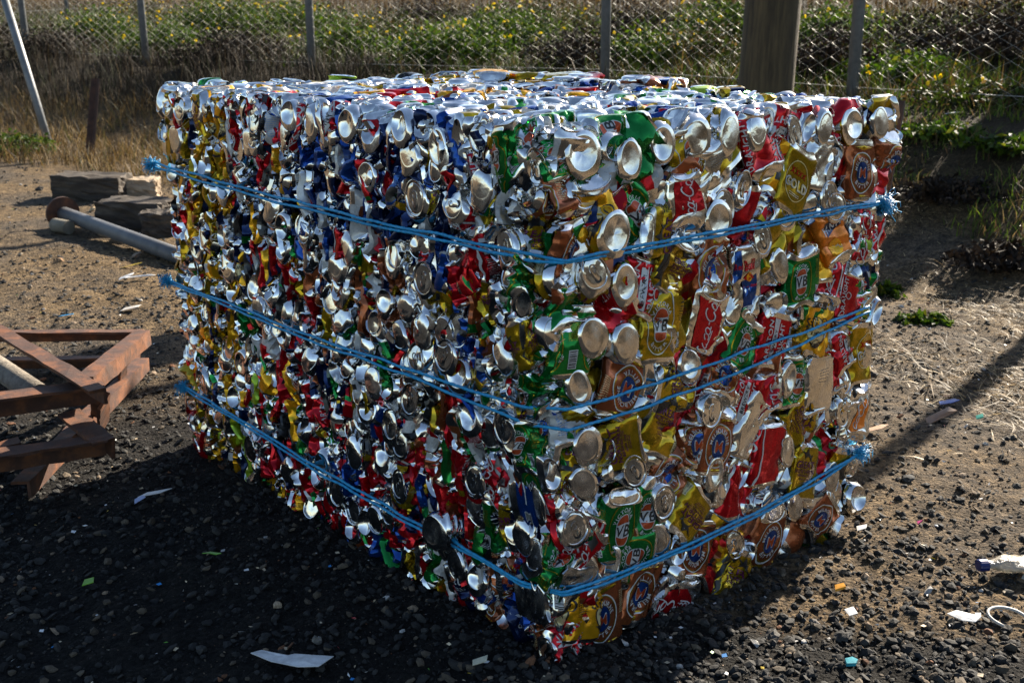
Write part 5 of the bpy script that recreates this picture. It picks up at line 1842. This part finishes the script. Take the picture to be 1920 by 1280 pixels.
# ------------------------------------------------------------------ litter and loose stones on the ground
def scrap(name, label, cat, px, py, outline, mat_col, yaw=0.0, thick=0.0012, curl=0.006, rough=0.45, group=None):
    """a torn scrap: an outline in metres with its own thickness, slightly bent, lying on the ground"""
    p = at(px, py, 0.0)
    p[2] = float(ground_z(p[0], p[1])) + 0.010
    o2 = np.array(outline, float)
    k = len(o2)
    c = o2.mean(0)
    ring = [o2, c + (o2 - c) * 0.5]
    def lift(q):
        return curl * np.sin(q[:, 0] * 40 + yaw) + curl * 0.7 * np.cos(q[:, 1] * 55)
    V = []
    for dz in (thick, 0.0):
        for q in ring + [c[None]]:
            V.append(np.column_stack([q, lift(q) + dz]))
    V = np.concatenate(V)
    F3, F4 = [], []
    for lay, fl in ((0, False), (2 * k + 1, True)):
        for i in range(k):
            j = (i + 1) % k
            a4 = [lay + i, lay + j, lay + k + j, lay + k + i]
            a3 = [lay + k + i, lay + k + j, lay + 2 * k]
            F4.append(a4[::-1] if fl else a4)
            F3.append(a3[::-1] if fl else a3)
    n1 = 2 * k + 1
    for i in range(k):
        j = (i + 1) % k
        F4.append([i, n1 + i, n1 + j, j])
    m_, nt_, b_ = new_mat(name + '_surface')
    nn = noise_of(nt_, 60, 5, 0.65)
    rr = ramp(nt_, nn.outputs['Fac'], [(0.3, tuple(c_ * .6 for c_ in mat_col)), (0.65, mat_col)])
    nt_.links.new(rr.outputs[0], b_.inputs['Base Color'])
    b_.inputs['Roughness'].default_value = rough
    o = link(name, mesh_np(name, V, [F4, F3], [m_]))
    o.location, o.rotation_euler = p, (RNG.normal(0, .08), RNG.normal(0, .08), yaw)
    return tag(o, label, cat, group)


WHT = (0.70, 0.70, 0.70)
scrap('plastic_scrap', 'large torn white plastic sheet scrap in the dark foreground gravel', 'plastic scrap', 550, 1254, [(-.062, .0), (-.052, .017), (-.012, .014), (-.004, .020), (.052, .022), (.040, -.012), (.012, -.016), (-.03, -.006)], WHT, -.12)
scrap('plastic_scrap', 'pointed white scrap lying in the bale\'s shadow near the rusty trestle', 'plastic scrap', 290, 940, [(-.028, -.010), (-.014, .006), (.030, .015), (.012, -.005)], WHT, .1)
scrap('plastic_scrap', 'small crumpled white and blue wrapper in the shadow below the pointed scrap', 'wrapper', 264, 957, [(-.010, -.008), (-.008, .008), (.008, .008), (.012, -.004)], (0.35, 0.42, 0.66), .4)
scrap('plastic_scrap', 'bright white wedge of plastic on sunlit gravel at lower right', 'plastic scrap', 1806, 1166, [(-.018, .020), (-.002, .024), (.022, -.012), (.010, -.020), (-.006, -.010)], (0.8, 0.8, 0.79), 0.0)
scrap('plastic_scrap', 'little cream scrap at the bottom edge beside the large white sheet', 'plastic scrap', 900, 1256, [(-.012, -.006), (-.010, .005), (.012, .008), (.008, -.005)], (0.62, 0.58, 0.42), .2)
scrap('plastic_scrap', 'bright green plastic strip lying in the dark shadow', 'plastic scrap', 398, 1052, [(-.018, .006), (-.004, .008), (.018, -.008), (.010, -.010), (-.004, .0)], (0.10, 0.30, 0.02), 0)
scrap('plastic_scrap', 'small square lime green scrap in the shadow at lower left', 'plastic scrap', 168, 1106, [(-.008, -.009), (-.009, .010), (.006, .010), (.010, -.008)], (0.16, 0.36, 0.02), .1)
scrap('plastic_scrap', 'bright blue plastic flake on the sunlit dirt at left', 'plastic scrap', 124, 600, [(-.020, -.008), (-.014, .010), (.020, .012), (.022, -.002)], (0.02, 0.28, 0.62), 0)
scrap('plastic_scrap', 'pale rectangular card scrap on the dirt left of the bale', 'card scrap', 245, 582, [(-.028, -.020), (-.022, .020), (.028, .026), (.026, -.012)], (0.62, 0.56, 0.48), .1)
scrap('plastic_scrap', 'long white plastic strip near the bale\'s left side', 'plastic scrap', 262, 528, [(-.05, -.010), (-.046, .006), (.05, .022), (.052, .006)], WHT, .1)
scrap('plastic_scrap', 'white paper scrap above the long plastic strip', 'paper scrap', 238, 526, [(-.03, -.012), (-.02, .012), (.03, .014), (.02, -.010)], WHT, .5)
scrap('plastic_scrap', 'crumpled yellow scrap on the dirt beside the timber blocks', 'plastic scrap', 247, 500, [(-.04, -.012), (-.02, .016), (.03, .018), (.044, -.004), (.0, -.016)], (0.62, 0.42, 0.03), 0)
scrap('plastic_scrap', 'dark blue crumpled wrapper in the pole\'s shadow right of the bale', 'wrapper', 1776, 760, [(-.024, -.010), (-.016, .012), (.022, .012), (.028, -.006), (.004, -.014)], (0.03, 0.09, 0.36), .1)
scrap('plastic_scrap', 'white paper scrap on the dark bank at right', 'paper scrap', 1760, 412, [(-.04, -.014), (-.03, .014), (.02, .018), (.04, .0)], WHT, .1)
scrap('plastic_scrap', 'pale tan flattened card piece beside the bale\'s right bottom', 'card scrap', 1640, 816, [(-.026, -.012), (-.02, .012), (.02, .014), (.03, -.002), (.01, -.016)], (0.50, 0.32, 0.20), 0)
scrap('plastic_scrap', 'white sliver of plastic below the sunlit edge of the bale shadow', 'plastic scrap', 1594, 1156, [(-.008, -.008), (-.006, .009), (.009, .008), (.006, -.009)], (0.8, .8, .78), .3)
scrap('plastic_scrap', 'white foil flake among the stones in front of the bale\'s right corner', 'foil flake', 1614, 1004, [(-.010, -.008), (-.006, .010), (.012, .006), (.006, -.008)], (0.78, .76, .72), 0)
scrap('plastic_scrap', 'teal bottle cap fragment near the bottom edge', 'cap', 1594, 1252, [(-.008, -.006), (-.007, .007), (.004, .009), (.009, .0), (.004, -.008)], (0.01, 0.26, 0.34), 0, .005)
scrap('plastic_scrap', 'orange plastic chip on the sunlit gravel', 'plastic scrap', 1574, 1115, [(-.009, -.006), (-.006, .008), (.008, .006), (.008, -.006)], (0.66, 0.30, 0.03), 0, .004)
scrap('plastic_scrap', 'small teal chip on the sandy patch right of the bale', 'plastic scrap', 1836, 793, [(-.010, -.006), (-.006, .008), (.010, .006), (.006, -.008)], (0.01, 0.30, 0.22), 0, .003)
scrap('plastic_scrap', 'magenta fleck on the gravel right of the bale', 'plastic scrap', 1724, 996, [(-.006, -.004), (-.004, .005), (.006, .004)], (0.5, 0.01, 0.16), 0, .003)
scrap('plastic_scrap', 'rusty tin lid fragment lying in the straw', 'tin scrap', 1762, 790, [(-.036, -.014), (-.03, .014), (.03, .018), (.036, -.010)], (0.20, 0.12, 0.07), .1, .002, .01)

# a crushed clear bottle with a blue cap
p = at(1880, 1078, 0.0)
p[2] = float(ground_z(p[0], p[1])) + 0.018
bt = empty('plastic_bottle', p, (0, 0, 0.12))
bt.scale = (0.78, 0.72, 0.62)
tag(bt, 'crushed whitish plastic bottle with a dark blue cap lying at the right edge', 'bottle')
m, nt, b = new_mat('milky_plastic')
b.inputs['Base Color'].default_value = (0.40, 0.35, 0.27, 1)
b.inputs['Roughness'].default_value = 0.25
b.inputs['Transmission Weight'].default_value = 0.35
nn = noise_of(nt, 70, 4, 0.6)
bump(nt, b, nn.outputs['Fac'], 0.7, 0.006)
ns, k = 22, 20
V = []
for i in range(ns):
    t = i / (ns - 1)
    r_ = 0.011 + 0.014 * float(sstep(0.08, 0.32, t)) - 0.012 * float(sstep(0.93, 1.0, t))
    a = np.arange(k) * 2 * math.pi / k
    f_ = 1 - 0.45 * float(sstep(.15, .5, t))
    cr_ = 1 + 0.22 * np.sin(5 * a + 14 * t) * float(sstep(.15, .4, t)) + RNG.normal(0, .05, k)
    V.append(np.stack([np.full(k, -0.045 + t * 0.17), r_ * 1.2 * cr_ * np.cos(a), r_ * f_ * cr_ * np.sin(a)], 1))
V = np.concatenate(V)
i, j = np.meshgrid(np.arange(ns - 1), np.arange(k), indexing='ij')
F = np.stack([i * k + j, i * k + (j + 1) % k, (i + 1) * k + (j + 1) % k, (i + 1) * k + j], -1).reshape(-1, 4)
link('bottle_body', mesh_np('bottle_body', V, [F], [m], smooth=True), bt)
m, nt, b = new_mat('blue_cap')
b.inputs['Base Color'].default_value = (0.006, 0.015, 0.10, 1)
b.inputs['Roughness'].default_value = 0.3
k = 30
a = np.arange(k) * 2 * math.pi / k
rr = 0.0155 * (1 + 0.03 * (np.arange(k) % 2))
V = np.concatenate([np.stack([np.full(k, x_), rr * q_ * np.cos(a), rr * q_ * np.sin(a)], 1) for x_, q_ in ((-.040, 1.0), (-.058, 1.0), (-.0605, .9), (-.0608, .3))])
i, j = np.meshgrid(np.arange(3), np.arange(k), indexing='ij')
F = np.stack([i * k + j, (i + 1) * k + j, (i + 1) * k + (j + 1) % k, i * k + (j + 1) % k], -1).reshape(-1, 4)
link('bottle_cap', mesh_np('bottle_cap', V, [F, [[3 * k + q, 3 * k, 3 * k + (q + 1) % k] for q in range(1, k - 1)]], [m]), bt)
# bent grey cable tie loop
p = at(1890, 1168, 0.0)
z = float(ground_z(p[0], p[1])) + 0.008
t = np.linspace(-0.3, 4.2, 26)
P = np.stack([p[0] + 0.032 * np.cos(t), p[1] + 0.022 * np.sin(t), z + 0.012 * np.abs(np.sin(t * .7))], 1)
m, nt, b = new_mat('grey_plastic')
b.inputs['Base Color'].default_value = (0.36, 0.34, 0.31, 1)
tag(tube('plastic_loop', P, 0.0026, m, None, 8), 'bent grey plastic strap loop on the gravel at lower right', 'strap')

# single stones one can pick out
for px, py, sz, col, lab in (
    (255, 484, .040, (0.20, 0.15, 0.11), 'rounded brownish stone on the dirt close to the bale\'s left side'),
    (196, 441, .034, (0.36, 0.28, 0.19), 'pale stone lying just below the grey pipe'),
    (75, 358, .034, (0.05, 0.045, 0.04), 'dark flat stone left of the long sleeper'),
    (172, 395, .040, (0.40, 0.30, 0.18), 'sandy coloured stone between pipe and timber blocks'),
    (115, 493, .022, (0.36, 0.22, 0.12), 'small orange brown stone on the sunny dirt below the pipe'),
    (38, 476, .020, (0.30, 0.24, 0.17), 'small tan stone near the left edge'),
    (1578, 1190, .020, (0.05, 0.048, 0.045), 'large dark angular stone on the gravel in front of the bale'),
    (1528, 1164, .015, (0.11, 0.10, 0.09), 'grey rounded stone left of the large dark one'),
    (1630, 1172, .016, (0.16, 0.11, 0.07), 'brown stone right of the large dark one'),
    (595, 1200, .014, (0.16, 0.145, 0.12), 'pale grey stone in the shadow above the white plastic sheet'),
    (520, 1136, .014, (0.36, 0.27, 0.18), 'light brown stone in the middle of the dark shadow'),
    (1700, 905, .020, (0.03, 0.03, 0.03), 'black stone at the edge of the pole\'s shadow'),
    (1450, 1185, .020, (0.07, 0.066, 0.06), 'dull grey stone at the sunlit border of the bale\'s shadow'),
):
    p = at(px, py, 0)
    p[2] = 0
    V, F, T = stones_np(np.zeros((1, 3)), np.array([sz * .62]), np.array([col]), (ICO1_V, ICO1_F), 0.62)
    V = V * (1 + RNG.normal(0, .015, V.shape))
    o = link('stone', mesh_np('stone', V, [F], [M_STONE], smooth=False, attr=T))
    o.location = (p[0], p[1], float(ground_z(p[0], p[1])) + sz * .2)
    tag(o, lab, 'stone')

# fine scraps nobody would count
n = 900
x, y = scatter_xy(n, -1, 1, 1.15, 5.5)
ok = in_view(x, y, 0 * x)
x, y = x[ok], y[ok]
n = len(x)
P = np.stack([x, y, ground_z(x, y) + 0.006], 1)
r = rand_rot(n)
sz = RNG.uniform(0.003, 0.010, n)
q = np.array([(-0.6, -.3, 0), (.2, -.5, 0.1), (.6, .2, 0), (-.2, .5, .1)])
V = np.einsum('nij,kj->nki', r, q * np.array([1, 1, 1])) * sz[:, None, None]
V[..., 2] *= 0.35
V = (V + P[:, None]).reshape(-1, 3)
T = np.repeat(pick_tints(n, [(4, (0.5, 0.5, 0.5)), (2, (0.45, 0.36, 0.24)), (.5, (0.02, 0.2, 0.5)), (.3, (0.1, 0.35, 0.04)), (.3, (0.5, 0.05, 0.05)), (.4, (0.55, 0.4, 0.04))]), 4, 0)
tag(link('litter_flakes', mesh_np('litter_flakes', V, [np.arange(n * 4).reshape(n, 4)], [M_BITS], attr=T)), kind='stuff')
